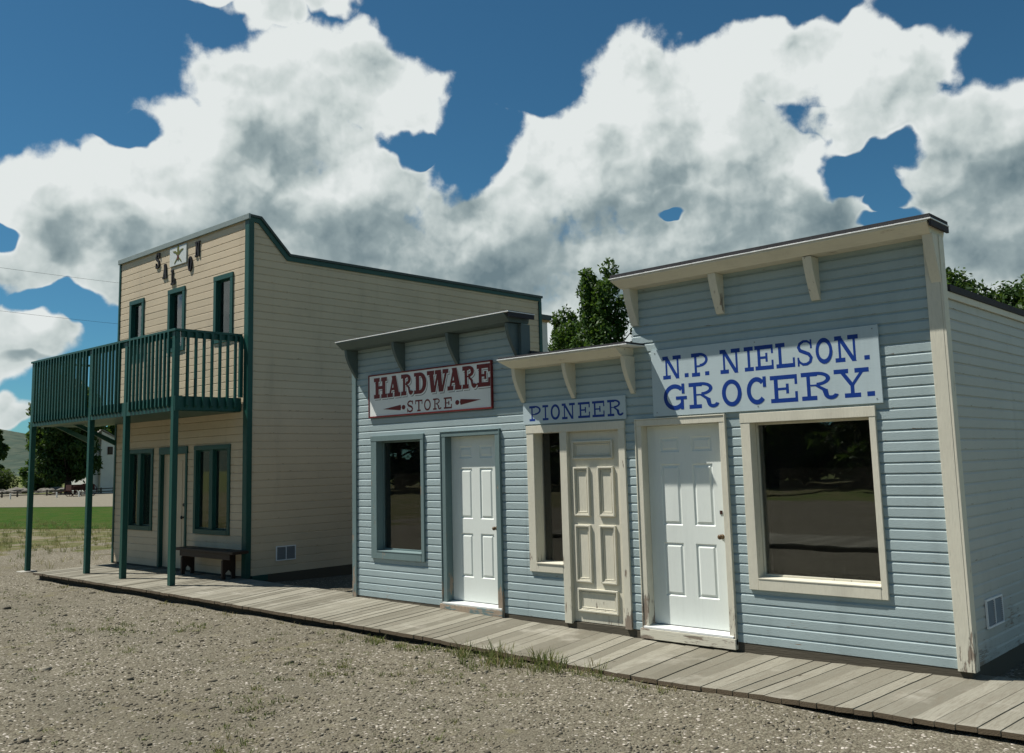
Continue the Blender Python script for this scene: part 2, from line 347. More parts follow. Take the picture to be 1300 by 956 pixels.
M['dry'] = turf('dry_grass_and_dirt', (.15, .13, .075), (.11, .11, .045), (.075, .095, .03), extra=(.18, .16, .115))
M['road'] = turf('gravel_road_surface', (.17, .155, .12), (.225, .21, .17), (.19, .175, .13))
M['field'] = turf('pasture', (.11, .125, .045), (.075, .125, .03), (.16, .145, .075), sc=1.5)
M['hill'] = turf('scrub_hillside', (.055, .080, .062), (.030, .048, .036), (.080, .095, .070), sc=.012)  # scrub green muted towards blue, distance haze put into the colour
M['rock'] = paint('grey_boulder', (.17, .16, .135), rough=.95, grain=(8, 8, 8), gb=.02, dirt=.4)
def stone_mat():
    m, n, bs, P = mat('loose_stones')
    at = n.node('ShaderNodeAttribute', attribute_name='tone')
    rp = n.node('ShaderNodeValToRGB'); n.plug(rp.inputs[0], at.outputs['Fac'])
    cr_ = rp.color_ramp; cr_.elements[0].color = (.060, .052, .038, 1); cr_.elements[1].color = (.46, .44, .37, 1)
    q = cr_.elements.new(.35); q.color = (.13, .115, .085, 1); q = cr_.elements.new(.55); q.color = (.175, .155, .11, 1); q = cr_.elements.new(.85); q.color = (.26, .24, .19, 1)
    n.plug(bs.inputs['Base Color'], rp.outputs[0]); bs.inputs['Roughness'].default_value = .9; bs.inputs['Specular IOR Level'].default_value = .2
    return m
M['stones'] = stone_mat()
def leaf_mat(name, a, b, trans=.35):
    m, n, bs, P = mat(name)
    at = n.node('ShaderNodeAttribute', attribute_name='tone')
    c = n.mix(at.outputs['Fac'], a, b)
    n.plug(bs.inputs['Base Color'], c); bs.inputs['Roughness'].default_value = .55; bs.inputs['Specular IOR Level'].default_value = .25
    t = n.node('ShaderNodeBsdfTranslucent'); n.plug(t.inputs[0], n.mix(.5, c, (.12, .20, .02)))
    mx = n.node('ShaderNodeMixShader'); mx.inputs[0].default_value = trans
    o = [k for k in m.node_tree.nodes if k.type == 'OUTPUT_MATERIAL'][0]
    m.node_tree.links.new(bs.outputs[0], mx.inputs[1]); m.node_tree.links.new(t.outputs[0], mx.inputs[2]); m.node_tree.links.new(mx.outputs[0], o.inputs[0])
    return m
M['leaf'] = leaf_mat('poplar_leaves', (.018, .050, .010), (.060, .125, .022))
M['leaf_dark'] = leaf_mat('cottonwood_leaves', (.014, .038, .010), (.045, .095, .020))
M['leaf_bush'] = leaf_mat('shrub_leaves', (.035, .055, .020), (.095, .125, .045))
M['weed'] = leaf_mat('weed_leaves', (.075, .095, .030), (.20, .21, .085))
M['straw'] = leaf_mat('straw_blades', (.20, .155, .075), (.34, .28, .15))
M['bark'] = paint('bark', (.055, .045, .035), rough=1, grain=(12, 12, 2), gb=.02)

# ================================================================== mesh helpers
class MB:
    def __init__(s): s.v = []; s.f = []; s.tone = None
    def add(s, vs, fs):
        b = len(s.v); s.v += [tuple(p) for p in vs]; s.f += [tuple(b + i for i in q) for q in fs]; return s
    def box(s, x0, x1, y0, y1, z0, z1):
        if x0 > x1: x0, x1 = x1, x0
        if y0 > y1: y0, y1 = y1, y0
        if z0 > z1: z0, z1 = z1, z0
        return s.add([(x0, y0, z0), (x1, y0, z0), (x1, y1, z0), (x0, y1, z0), (x0, y0, z1), (x1, y0, z1), (x1, y1, z1), (x0, y1, z1)],
                     [(0, 3, 2, 1), (4, 5, 6, 7), (0, 1, 5, 4), (1, 2, 6, 5), (2, 3, 7, 6), (3, 0, 4, 7)])
    def quad(s, a, b, c, d): return s.add([a, b, c, d], [(0, 1, 2, 3)])
    def prism(s, poly, h0, h1, axis='x'):
        """poly = outline in the other two axes (x: y,z / y: x,z / z: x,y)"""
        def pt(a, b, h): return {'x': (h, a, b), 'y': (a, h, b), 'z': (a, b, h)}[axis]
        k = len(poly)
        vs = [pt(a, b, h0) for a, b in poly] + [pt(a, b, h1) for a, b in poly]
        fs = [tuple(range(k))[::-1], tuple(range(k, 2 * k))] + [(i, (i + 1) % k, k + (i + 1) % k, k + i) for i in range(k)]
        return s.add(vs, fs)
    def tube(s, pts, rads, seg=8, cap=True):
        pts = [Vector(p) for p in pts]; rings = []
        b0 = len(s.v)
        for i, p in enumerate(pts):
            t = (pts[min(i + 1, len(pts) - 1)] - pts[max(i - 1, 0)]).normalized()
            a = t.orthogonal().normalized() if abs(t.z) < .9 else Vector((1, 0, 0)).cross(t).normalized()
            b = t.cross(a)
            r = rads[i] if isinstance(rads, (list, tuple)) else rads
            for k in range(seg):
                w = 2 * math.pi * k / seg
                s.v.append(tuple(p + (a * math.cos(w) + b * math.sin(w)) * r))
        for i in range(len(pts) - 1):
            for k in range(seg):
                s.f.append((b0 + i * seg + k, b0 + i * seg + (k + 1) % seg, b0 + (i + 1) * seg + (k + 1) % seg, b0 + (i + 1) * seg + k))
        if cap:
            s.f.append(tuple(b0 + k for k in range(seg))[::-1]); s.f.append(tuple(b0 + (len(pts) - 1) * seg + k for k in range(seg)))
        return s
    def build(s, name, m, parent=None, bevel=0.0, smooth=False, fix=True):
        off = parent_loc(parent)
        me = bpy.data.meshes.new(name)
        me.from_pydata([(a - off.x, b - off.y, c - off.z) for a, b, c in s.v], [], s.f)
        if isinstance(m, (list, tuple)):
            for q in m: me.materials.append(q)
        else: me.materials.append(m)
        if fix:
            import bmesh
            bm = bmesh.new(); bm.from_mesh(me); bmesh.ops.recalc_face_normals(bm, faces=bm.faces); bm.to_mesh(me); bm.free()
        if smooth: me.polygons.foreach_set('use_smooth', [True] * len(me.polygons))
        o = bpy.data.objects.new(name, me); C.objects.link(o)
        if parent is not None: o.parent = parent
        if bevel:
            b = o.modifiers.new('bevel', 'BEVEL'); b.width = bevel; b.segments = 2; b.limit_method = 'ANGLE'; b.angle_limit = R(50)
        return o
def parent_loc(p):
    v = Vector((0, 0, 0))
    while p is not None: v += p.location; p = p.parent
    return v
def tag(o, label=None, cat=None, group=None, kind=None):
    if label: o['label'] = label
    if cat: o['category'] = cat
    if group: o['group'] = group
    if kind: o['kind'] = kind
    return o
def empty(name, loc, label, cat, group=None):
    o = bpy.data.objects.new(name, None); C.objects.link(o); o.location = loc; o.empty_display_size = .3
    return tag(o, label, cat, group)
def np_mesh(name, verts, faces_flat, per, m, parent=None, tone=None):
    """fast mesh of equal sided faces; tone = one value per face"""
    off = parent_loc(parent)
    verts = np.asarray(verts, dtype=np.float32) - np.array(off, dtype=np.float32)
    nf = len(faces_flat) // per
    me = bpy.data.meshes.new(name)
    me.vertices.add(len(verts)); me.vertices.foreach_set('co', verts.ravel())
    me.loops.add(nf * per); me.loops.foreach_set('vertex_index', np.asarray(faces_flat, dtype=np.int32))
    me.polygons.add(nf); me.polygons.foreach_set('loop_start', np.arange(0, nf * per, per, dtype=np.int32))
    me.update(calc_edges=True); me.materials.append(m)
    if tone is not None:
        at = me.attributes.new('tone', 'FLOAT', 'FACE'); at.data.foreach_set('value', np.asarray(tone, dtype=np.float32))
    me.validate()
    o = bpy.data.objects.new(name, me); C.objects.link(o)
    if parent is not None: o.parent = parent
    return o

# siding: courses with a shadow groove and a bevel that catches the sun
def siding(mb, org, u, nrm, z0, z1, pitch, spans=None, groove=.009, bev=(.024, .008), joints=None, seed=0):
    """org, u, nrm: start point, run direction, outward normal; spans(z) -> [(s0, s1), ...] along u"""
    rr = random.Random(seed)
    org = Vector(org); u = Vector(u); nrm = Vector(nrm)
    k = 0; z = z0
    def P(s_, z_, o_): return tuple(org + u * s_ + nrm * o_ + Vector((0, 0, z_ - org.z)))
    while z < z1 - 1e-4:
        t = z + pitch
        jo = rr.uniform(-.0012, .0014)
        prof = [(z, -groove), (z, jo), (t - bev[0] + rr.uniform(-.002, .001), jo * .3), (t - bev[1], -groove), (t, -groove)]
        prof = [(min(a, z1), b) for a, b in prof]
        seam = rr.uniform(.8, 4.2) if joints else None
        for (a, oa), (b, ob_) in zip(prof[:-1], prof[1:]):
            cuts = sorted({a, b} | {c for c in HOLEZ if min(a, b) < c < max(a, b)})
            for ca, cb in zip(cuts[:-1], cuts[1:]) if b > a else [(a, b)]:
                la = spans(ca + 1e-4 if b > a else a + 1e-4); lb = spans(cb - 1e-4 if b > a else a + 1e-4)
                if len(la) != len(lb): lb = la
                fa = (ca - a) / (b - a) if b > a else 0; fb = (cb - a) / (b - a) if b > a else 1
                o1 = oa + (ob_ - oa) * fa; o2 = oa + (ob_ - oa) * fb
                for (s0, s1), (t0, t1) in zip(la, lb):
                    segs = [(s0, s1, t0, t1)]
                    if seam and s0 + .15 < seam < s1 - .15 and t0 + .15 < seam < t1 - .15:
                        segs = [(s0, seam - .0025, t0, seam - .0025), (seam + .0025, s1, seam + .0025, t1)]
                    for p0, p1, q0, q1 in segs:
                        mb.quad(P(p0, ca, o1), P(p1, ca, o1), P(q1, cb, o2), P(q0, cb, o2))
        z = t; k += 1
    return mb
HOLEZ = []
def spans_with_holes(x0, x1, holes):
    def f(z):
        out = [(x0, x1)]
        for a, b, c, d in holes:
            if c < z < d:
                nxt = []
                for s, t in out:
                    if b <= s or a >= t: nxt.append((s, t)); continue
                    if a > s: nxt.append((s, a))
                    if b < t: nxt.append((b, t))
                out = nxt
        return out
    return f
def wall_core(mb, x0, x1, z0, z1, holes, y0, y1):
    xs = sorted({x0, x1} | {h[i] for h in holes for i in (0, 1) if x0 < h[i] < x1})
    zs = sorted({z0, z1} | {h[i] for h in holes for i in (2, 3) if z0 < h[i] < z1})
    for a, b in zip(xs[:-1], xs[1:]):
        for c, d in zip(zs[:-1], zs[1:]):
            mx_, mz = (a + b) / 2, (c + d) / 2
            if any(h[0] < mx_ < h[1] and h[2] < mz < h[3] for h in holes): continue
            mb.box(a, b, y0, y1, c, d)
    return mb

# window: casing, jambs, sash and pane.  ox.. = outside of the casing, hx.. = the opening
def window(parent, ox0, ox1, oz0, oz1, hx0, hx1, hz0, hz1, y, m, mh, depth=.11, mullions=(), sill=True, proud=.024, label=None, name='window'):
    mb = MB()
    e = .0015
    mb.box(ox0, hx0, y - proud, y + .004, oz0, oz1 - (oz1 - hz1)); mb.box(hx1, ox1, y - proud, y + .004, oz0, hz1)
    mb.box(ox0 - .004, ox1 + .004, y - proud - .003, y + .004, hz1 + .0005, oz1)
    mb.box(hx0 + e, hx1 - e, y - proud - .002, y + .004, oz0, hz0 - .012)
    for a, b in mullions: mb.box(a, b, y - proud * .6, y + depth + .02, hz0 + .001, hz1 - .001)
    # jambs
    mb.box(hx0 - .02, hx0 - .0005, y + .005, y + depth + .03, hz0 - .02, hz1 + .02); mb.box(hx1 + .0005, hx1 + .02, y + .005, y + depth + .03, hz0 - .02, hz1 + .02)
    mb.box(hx0, hx1, y + .005, y + depth + .03, hz1 + .0005, hz1 + .02)
    fr = mb.build(name, m, parent, bevel=.003)
    if label: fr['label'] = label
    # sill sheds water: slopes outward
    sl = MB(); sl.prism([(y - proud - .006, hz0 - .014), (y + depth + .028, hz0 - .02), (y + depth + .028, hz0 + .006), (y - proud - .006, hz0 - .006)], hx0 + .001, hx1 - .001, 'x')
    sl.build('sill', mh, fr)
    # sash
    edges = [hx0] + [q for ab in mullions for q in ab] + [hx1]
    sb = MB(); pb = MB()
    for a, b in zip(edges[::2], edges[1::2]):
        w = .022
        ys, ye = y + depth - .012, y + depth + .018
        sb.box(a + .001, a + w, ys, ye, hz0 + .004, hz1 - .001); sb.box(b - w, b - .001, ys, ye, hz0 + .004, hz1 - .001)
        sb.box(a + w, b - w, ys, ye, hz0 + .004, hz0 + w); sb.box(a + w, b - w, ys, ye, hz1 - w, hz1 - .001)
        pb.box(a + w - .004, b - w + .004, y + depth, y + depth + .005, hz0 + w - .004, hz1 - w + .004)
    sb.build('sash', m, fr, bevel=.002)
    pb.build('pane', M['glass'], fr)
    return fr

def raised_panel(mb, x0, x1, z0, z1, y, rings):
    """rings = [(inset, depth into the door)], drawn as nested frames and a field"""
    prev = None
    for ins, dep in rings:
        cur = [(x0 + ins, y + dep, z0 + ins), (x1 - ins, y + dep, z0 + ins), (x1 - ins, y + dep, z1 - ins), (x0 + ins, y + dep, z1 - ins)]
        if prev:
            for i in range(4): mb.quad(prev[i], prev[(i + 1) % 4], cur[(i + 1) % 4], cur[i])
        prev = cur
    mb.quad(*prev)
def six_panel_door(parent, x0, x1, z0, z1, y, label=None):
    H = z1 - z0; W = x1 - x0
    cols = [(x0 + .165 * W, x0 + .42 * W), (x0 + .575 * W, x0 + .83 * W)]
    rows = [(z1 - .136 * H, z1 - .062 * H), (z1 - .506 * H, z1 - .198 * H), (z1 - .858 * H, z1 - .593 * H)]
    panels = [(a, b, c, d) for a, b in cols for c, d in rows]
    mb = MB()
    xs = sorted({x0, x1} | {q for p in panels for q in p[:2]}); zs = sorted({z0, z1} | {q for p in panels for q in p[2:]})
    for a, b in zip(xs[:-1], xs[1:]):
        for c, d in zip(zs[:-1], zs[1:]):
            if any(abs(p[0] - a) < 1e-6 and abs(p[2] - c) < 1e-6 for p in panels): continue
            mb.quad((a, y, c), (b, y, c), (b, y, d), (a, y, d))
    for p in panels: raised_panel(mb, *p, y, [(0, 0), (.010, .010), (.022, .010), (.040, .001), (.045, .001)])
    mb.box(x0, x1, y + .012, y + .045, z0, z1)
    o = mb.build('door', M['white'], parent, fix=False)
    if label: o['label'] = label
    return o
def knob(door, x, y, z, m, r=.027):
    mb = MB(); prof = [(0, .020), (.006, .024), (.012, .010), (.035, .010), (.042, r), (.060, r), (.068, r * .6), (.070, .001)]
    seg = 14; b0 = 0
    for d_, rr_ in prof:
        for k in range(seg):
            w = 2 * math.pi * k / seg; mb.v.append((x + rr_ * math.cos(w), y - d_, z + rr_ * math.sin(w)))
    for i in range(len(prof) - 1):
        for k in range(seg): mb.f.append((i * seg + k, i * seg + (k + 1) % seg, (i + 1) * seg + (k + 1) % seg, (i + 1) * seg + k))
    return mb.build('handle', m, door, smooth=True)
def door_casing(parent, ox0, ox1, oz1, hx0, hx1, hz1, y, zb, m, mh, depth=.09, proud=.024, zsill=.10, name='door_frame', sill_label=None, sill_drop=.0):
    mb = MB()
    mb.box(ox0, hx0, y - proud, y + .004, zb, hz1); mb.box(hx1, ox1, y - proud, y + .004, zb, hz1)
    mb.box(ox0 - .003, ox1 + .003, y - proud - .003, y + .004, hz1 + .0005, oz1)
    # backband: a thin raised outer edge
    mb.box(ox0 - .014, ox0 - .0005, y - proud - .010, y + .004, zb, oz1 + .001); mb.box(ox1 + .0035, ox1 + .016, y - proud - .010, y + .004, zb, oz1 + .001)
    mb.box(ox0 - .014, ox1 + .016, y - proud - .010, y + .004, oz1 + .0015, oz1 + .014)
    mb.box(hx0 - .02, hx0 - .0005, y + .005, y + depth + .05, zb, hz1 + .02); mb.box(hx1 + .0005, hx1 + .02, y + .005, y + depth + .05, zb, hz1 + .02)
    mb.box(hx0, hx1, y + .005, y + depth + .05, hz1 + .0005, hz1 + .02)
    fr = mb.build(name, m, parent, bevel=.003)
    return fr

# ================================================================== letters (slab serif, drawn as strokes)
def glyph(ch, w, T=.13, Hh=.17, K=.13):
    """polygons in a box w wide and 1 high; T thin stem, Hh slab thickness, K curve side thickness"""
    P = []
    def rc(x0, z0, x1, z1): P.append([(x0, z0), (x1, z0), (x1, z1), (x0, z1)])
    def para(xa, za, xb, zb, t): P.append([(xa, za), (xa + t, za), (xb + t, zb), (xb, zb)])
    def arc(cx, cz, rx, rz, a0, a1, tx, tz, n_=14):
        ps = []
        for i in range(n_ + 1):
            a = R(a0 + (a1 - a0) * i / n_); ps.append((cx + rx * math.cos(a), cz + rz * math.sin(a), cx + (rx - tx) * math.cos(a), cz + (rz - tz) * math.sin(a)))
        for p, q in zip(ps[:-1], ps[1:]): P.append([(p[0], p[1]), (q[0], q[1]), (q[2], q[3]), (p[2], p[3])])
    S = min(.14, w * .16)
    if ch == '.': rc(0, 0, w, 1)
    elif ch == 'I':
        rc(0, 0, w, Hh); rc(0, 1 - Hh, w, 1); rc(w / 2 - T / 2, Hh, w / 2 + T / 2, 1 - Hh)
    elif ch == 'N':
        rc(0, 0, w * .42, Hh); rc(0, 1 - Hh, w * .30, 1); rc(w * .56, 1 - Hh, w, 1)
        rc(w * .15, Hh, w * .15 + T * .8, 1 - Hh); rc(w * .78 - T * .1, 0, w * .78 + T * .7, 1 - Hh)
        para(w * .78 - T * .6, 0, w * .08, 1, T * 1.5)
    elif ch == 'P':
        rc(0, 0, w * .50, Hh); rc(0, 1 - Hh, w * .5, 1); rc(w * .18, Hh, w * .18 + T, 1 - Hh)
        arc(w * .5, .70, w * .5, .30, -90, 90, K, Hh * .75); rc(w * .18 + T, .40, w * .5, .40 + Hh * .45)
    elif ch in 'EL':
        rc(0, 0, w, Hh); rc(w * .14, Hh, w * .14 + T * 1.15, 1 - Hh); rc(w - T * .75, Hh, w, .38)
        if ch == 'E':
            rc(0, 1 - Hh, w, 1); rc(w - T * .75, .64, w, 1 - Hh); rc(w * .14 + T * 1.15, .5 - Hh * .30, w * .62, .5 + Hh * .30)
            rc(w * .62 - T * .3, .32, w * .62 + T * .5, .68)
        else: rc(0, 1 - Hh, w * .5, 1)
    elif ch == 'O':
        arc(w / 2, .5, w / 2, .5, 0, 360, K, Hh * 1.05, 30)
    elif ch in 'CG':
        arc(w * .50, .5, w * .50, .5, 42, 318 if ch == 'C' else 300, K, Hh * 1.1, 26)
        rc(w * .82, .62, w * .82 + T * .9, 1.0)
        if ch == 'G':
            rc(w * .55, .40, w * 1.03, .52); rc(w * .76, 0.02, w * .76 + T * .95, .40)
            arc(w * .5, .5, w * .5, .5, 295, 318, K, Hh * 1.1, 4)
    elif ch == 'S':
        cl = [(.90, .72, .05), (.84, .86, .09), (.66, .945, .12), (.44, .95, .13), (.22, .87, .14), (.13, .73, .16), (.22, .60, .17), (.48, .52, .17), (.74, .44, .17), (.87, .30, .16), (.80, .14, .15), (.58, .06, .14), (.36, .06, .13), (.18, .14, .10), (.10, .28, .05)]
        k_ = T / .13; L = []
        for i, (a_, b_, t_) in enumerate(cl):
            p0 = cl[max(i - 1, 0)]; p1 = cl[min(i + 1, len(cl) - 1)]
            dx_, dz_ = (p1[0] - p0[0]) * w, p1[1] - p0[1]; l_ = math.hypot(dx_, dz_); h_ = t_ * .46 * k_
            L.append(((a_ * w - dz_ / l_ * h_, b_ + dx_ / l_ * h_), (a_ * w + dz_ / l_ * h_, b_ - dx_ / l_ * h_)))
        for (a0, b0), (a1, b1) in zip(L[:-1], L[1:]): P.append([a0, b0, b1, a1])
        rc(w * .84, .66, w * .84 + T * .6, 1.0); rc(w * .03, 0, w * .03 + T * .6, .34)
    elif ch == 'R':
        rc(0, 0, w * .42, Hh); rc(0, 1 - Hh, w * .45, 1); rc(w * .15, Hh, w * .15 + T, 1 - Hh)
        arc(w * .42, .75, w * .38, .25, -90, 90, K, Hh * .72); rc(w * .15 + T, .50, w * .44, .50 + Hh * .35)
        P.append([(w * .44, .50 + Hh * .35), (w * .38, .50), (w * .56, .34), (w * .70, .36)])
        P.append([(w * .56, .36), (w * .71, .37), (w * .74, .14), (w * .62, .12)])
        arc(w * .80, .22, w * .20, .22, 190, 345, K * .85, Hh * .85, 10)
    elif ch == 'Y':
        rc(w * .28, 0, w * .74, Hh); rc(w * .51 - T / 2, Hh, w * .51 + T / 2, .48)
        rc(0, 1 - Hh, w * .42, 1); rc(w * .60, 1 - Hh, w, 1)
        para(w * .51 - T * .62, .42, w * .16, 1 - Hh * .6, T * 1.25); para(w * .51 - T * .5, .42, w * .80 - T * .3, 1 - Hh * .6, T)
    elif ch == 'H':
        for a in (w * .12, w * .88 - T * 1.5): rc(a, Hh, a + T * 1.5, 1 - Hh)
        for a, b in ((0, w * .44), (w * .56, w)): rc(a, 0, b, Hh); rc(a, 1 - Hh, b, 1)
        rc(w * .12 + T * 1.5, .44, w * .88 - T * 1.5, .44 + Hh * .8)
    elif ch == 'A':
        rc(0, 0, w * .42, Hh); rc(w * .54, 0, w, Hh); para(w * .12, Hh * .5, w * .42, 1, T * .8); para(w * .82 - T * 1.3, Hh * .5, w * .56 - T * 1.3, 1, T * 1.9)
        rc(w * .26, .32, w * .72, .32 + Hh * .6); rc(w * .38, 1 - Hh * .6, w * .60, 1)
    elif ch == 'D':
        rc(0, 0, w * .5, Hh * .9); rc(0, 1 - Hh * .9, w * .5, 1); rc(w * .14, Hh * .9, w * .14 + T * 1.5, 1 - Hh * .9)
        arc(w * .46, .5, w * .54, .5, -90, 90, K * 1.35, Hh * .9, 18)
    elif ch == 'W':
        rc(0, 1 - Hh, w * .34, 1); rc(w * .38, 1 - Hh, w * .66, 1); rc(w * .74, 1 - Hh, w, 1)
        para(w * .30 - T, 0, w * .10, 1 - Hh * .5, T * 1.7); para(w * .30, 0, w * .50 - T * .2, 1 - Hh * .5, T * .8)
        para(w * .66 - T, 0, w * .48, 1 - Hh * .5, T * 1.7); para(w * .66, 0, w * .86, 1 - Hh * .5, T * .8)
    elif ch == 'T':
        rc(w * .26, 0, w * .74, Hh); rc(w * .5 - T * .55, Hh, w * .5 + T * .55, 1 - Hh); rc(0, 1 - Hh, w, 1); rc(0, .64, T * .65, 1 - Hh); rc(w - T * .65, .64, w, 1 - Hh)
    return P
def letters_on(parent, rows, y_face, thick, m, dx=0, dz=0, name='letter', **kw):
    for r_ in rows: letters(MB(), [r_], y_face, thick, dx, dz, **kw).build(name if r_[0] != '.' else 'full_stop', m, parent)
def letters(mb, rows, y_face, thick, dx=0, dz=0, **kw):
    for ch, x0, x1, z0, z1 in rows:
        H = z1 - z0; w = (x1 - x0) / H
        if ch == '.': w = (x1 - x0) / H
        for i, poly in enumerate(glyph(ch, w, **kw)):
            mb.prism([(x0 + dx + a * H, z0 + dz + b * H) for a, b in poly], y_face - thick - .00006 * (i + 1), y_face, 'y')
    return mb

# ================================================================== ground
GZ = -0.105
def sheet(name, pts, z, m, kind='structure'):
    mb = MB(); mb.add([(x, y, z) for x, y in pts], [tuple(range(len(pts)))])
    return tag(mb.build(name, m, fix=False), kind=kind)
sheet('field', [(-5000, -4000), (4000, -4000), (4000, 5000), (-5000, 5000)], GZ - .075, M['field'])
# gravel lot, gently uneven, in a fine grid round the boardwalk
def gravel_ground():
    xs = np.concatenate([np.linspace(-26, -14, 30), np.linspace(-13.8, 1.5, 110), np.linspace(2, 26, 20)])
    ys = np.concatenate([np.linspace(-30, -9, 20), np.linspace(-8.8, -.4, 80), np.linspace(-.2, 12, 26)])
    X, Y = np.meshgrid(xs, ys)
    Z = GZ + .018 * np.sin(X * 1.3 + 2 * np.sin(Y * .7)) * np.sin(Y * 1.1 + 1.3) + .010 * np.sin(X * 3.7 + Y * 2.3) + rng.normal(0, .003, X.shape)
    Z += np.where((np.abs(Y + 1.5) < .5), .012, 0)
    Z = np.minimum(Z, -.075); Z[:, 0] -= .05; Z[:, -1] -= .05; Z[0, :] -= .05; Z[-1, :] -= .05
    V = np.stack([X.ravel(), Y.ravel(), Z.ravel()], 1)
    a, b = X.shape; I = np.arange(a * b).reshape(a, b)
    F = np.stack([I[:-1, :-1].ravel(), I[:-1, 1:].ravel(), I[1:, 1:].ravel(), I[1:, :-1].ravel()], 1).ravel()
    o = np_mesh('gravel_lot', V, F, 4, M['gravel']); tag(o, kind='structure')
    return o
gravel_ground()
sheet('dry_grass', [(-70, -60), (-22.3, -60), (-22.0, -8), (-24.5, -.8), (-22.4, .9), (-21.0, 3.5), (-16, 9), (10, 22), (-10, 60), (-90, 30)], GZ - .004, M['dry'])
sheet('lawn', [(-52, -3.5), (-37, 3.9), (-31.8, 6.2), (-22, 10.6), (-10, 17), (10, 40), (-30, 26), (-52.7, 15.0), (-60, 12.2), (-80, 4)], GZ + .010, M['lawn'])
sheet('gravel_road', [(-82, 3.4), (-60.2, 12.4), (-52.7, 15.2), (-30, 26.2), (0, 45), (-10, 62), (-60, 43), (-89, 31.3), (-102, 26.3), (-130, 12)], GZ + .014, M['road'])

# hills far behind
def hills():
    vs = []; fs = []
    N = 60; az0, az1 = 20, 120
    for i in range(N + 1):
        a = R(az0 + (az1 - az0) * i / N)
        for r_, hh in ((1500, -3), (2100, 0), (2600, 1), (2900, .96), (3400, .7)):
            prof = 2.55 + .45 * math.sin(i * .55 + 1.0) + .25 * math.sin(i * 1.7) + .12 * math.sin(i * 4.1)
            prof *= min(1, max(.3, (math.degrees(a) - 38) / 22))
            z = -3 if hh < 0 else (hh * prof / 57.3 * 2600 if hh else .42 * prof / 57.3 * 2100)
            z += 6 * math.sin(i * 2.9 + r_ * .01)
            vs.append((CAM.x - r_ * math.sin(a), CAM.y + r_ * math.cos(a), z))
    for i in range(N):
        for k in range(4): a = i * 5 + k; fs.append((a, a + 5, a + 6, a + 1))
    mb = MB(); mb.add(vs, fs); tag(mb.build('hills', M['hill'], smooth=True), kind='structure')
hills()

# loose stones on the gravel, densest where the camera stands
def stones(nst=44000):
    ico = np.array([(0, 0, 1), (.894, 0, .447), (.276, .851, .447), (-.724, .526, .447), (-.724, -.526, .447), (.276, -.851, .447),
                    (.724, .526, -.447), (-.276, .851, -.447), (-.894, 0, -.447), (-.276, -.851, -.447), (.724, -.526, -.447), (0, 0, -1)])
    fc = np.array([(0, 1, 2), (0, 2, 3), (0, 3, 4), (0, 4, 5), (0, 5, 1), (1, 6, 2), (2, 7, 3), (3, 8, 4), (4, 9, 5), (5, 10, 1), (2, 6, 7), (3, 7, 8), (4, 8, 9), (5, 9, 10), (1, 10, 6)])
    # wedge seen by the camera, radius drawn so that the density falls with distance
    az = np.radians(rng.uniform(24, 76, nst)); r = 3.0 * (20 / 3.0) ** (rng.uniform(0, 1, nst) ** .85)
    x = CAM.x - r * np.sin(az); y = CAM.y + r * np.cos(az)
    k = (y < -1.46) | ((x < -18.6) & (y < 3)); x = x[k]; y = y[k]; r = r[k]; m_ = len(x)
    s = rng.lognormal(math.log(.0066), .40, m_) * (1 + .03 * r); s = np.clip(s, .003, .026); s = np.where(rng.uniform(0, 1, m_) < .006, s * rng.uniform(1.8, 3.2, m_), s)
    z = GZ + .018 * np.sin(x * 1.3 + 2 * np.sin(y * .7)) * np.sin(y * 1.1 + 1.3) + .010 * np.sin(x * 3.7 + y * 2.3) + np.where(np.abs(y + 1.5) < .5, .012, 0); z = np.minimum(z, -.075)
    P = ico[None] * (1 + rng.normal(0, .13, (m_, 12, 1))) * np.stack([s * rng.uniform(.8, 1.4, m_), s * rng.uniform(.7, 1.2, m_), s * rng.uniform(.35, .62, m_)], 1)[:, None, :]
    t = rng.uniform(0, 6.28, m_); c_, s_ = np.cos(t)[:, None], np.sin(t)[:, None]
    X = P[:, :, 0] * c_ - P[:, :, 1] * s_ + x[:, None]; Y = P[:, :, 0] * s_ + P[:, :, 1] * c_ + y[:, None]; Z = P[:, :, 2] + (z + s * .12)[:, None]
    V = np.stack([X, Y, Z], 2).reshape(-1, 3)
    F = (fc[None] + (np.arange(m_) * 12)[:, None, None]).reshape(-1)
    tone = np.repeat(np.clip(rng.beta(2.2, 2.6, m_), 0, 1), len(fc))
    tag(np_mesh('gravel', V, F, 3, M['stones'], tone=tone), kind='stuff')
stones()

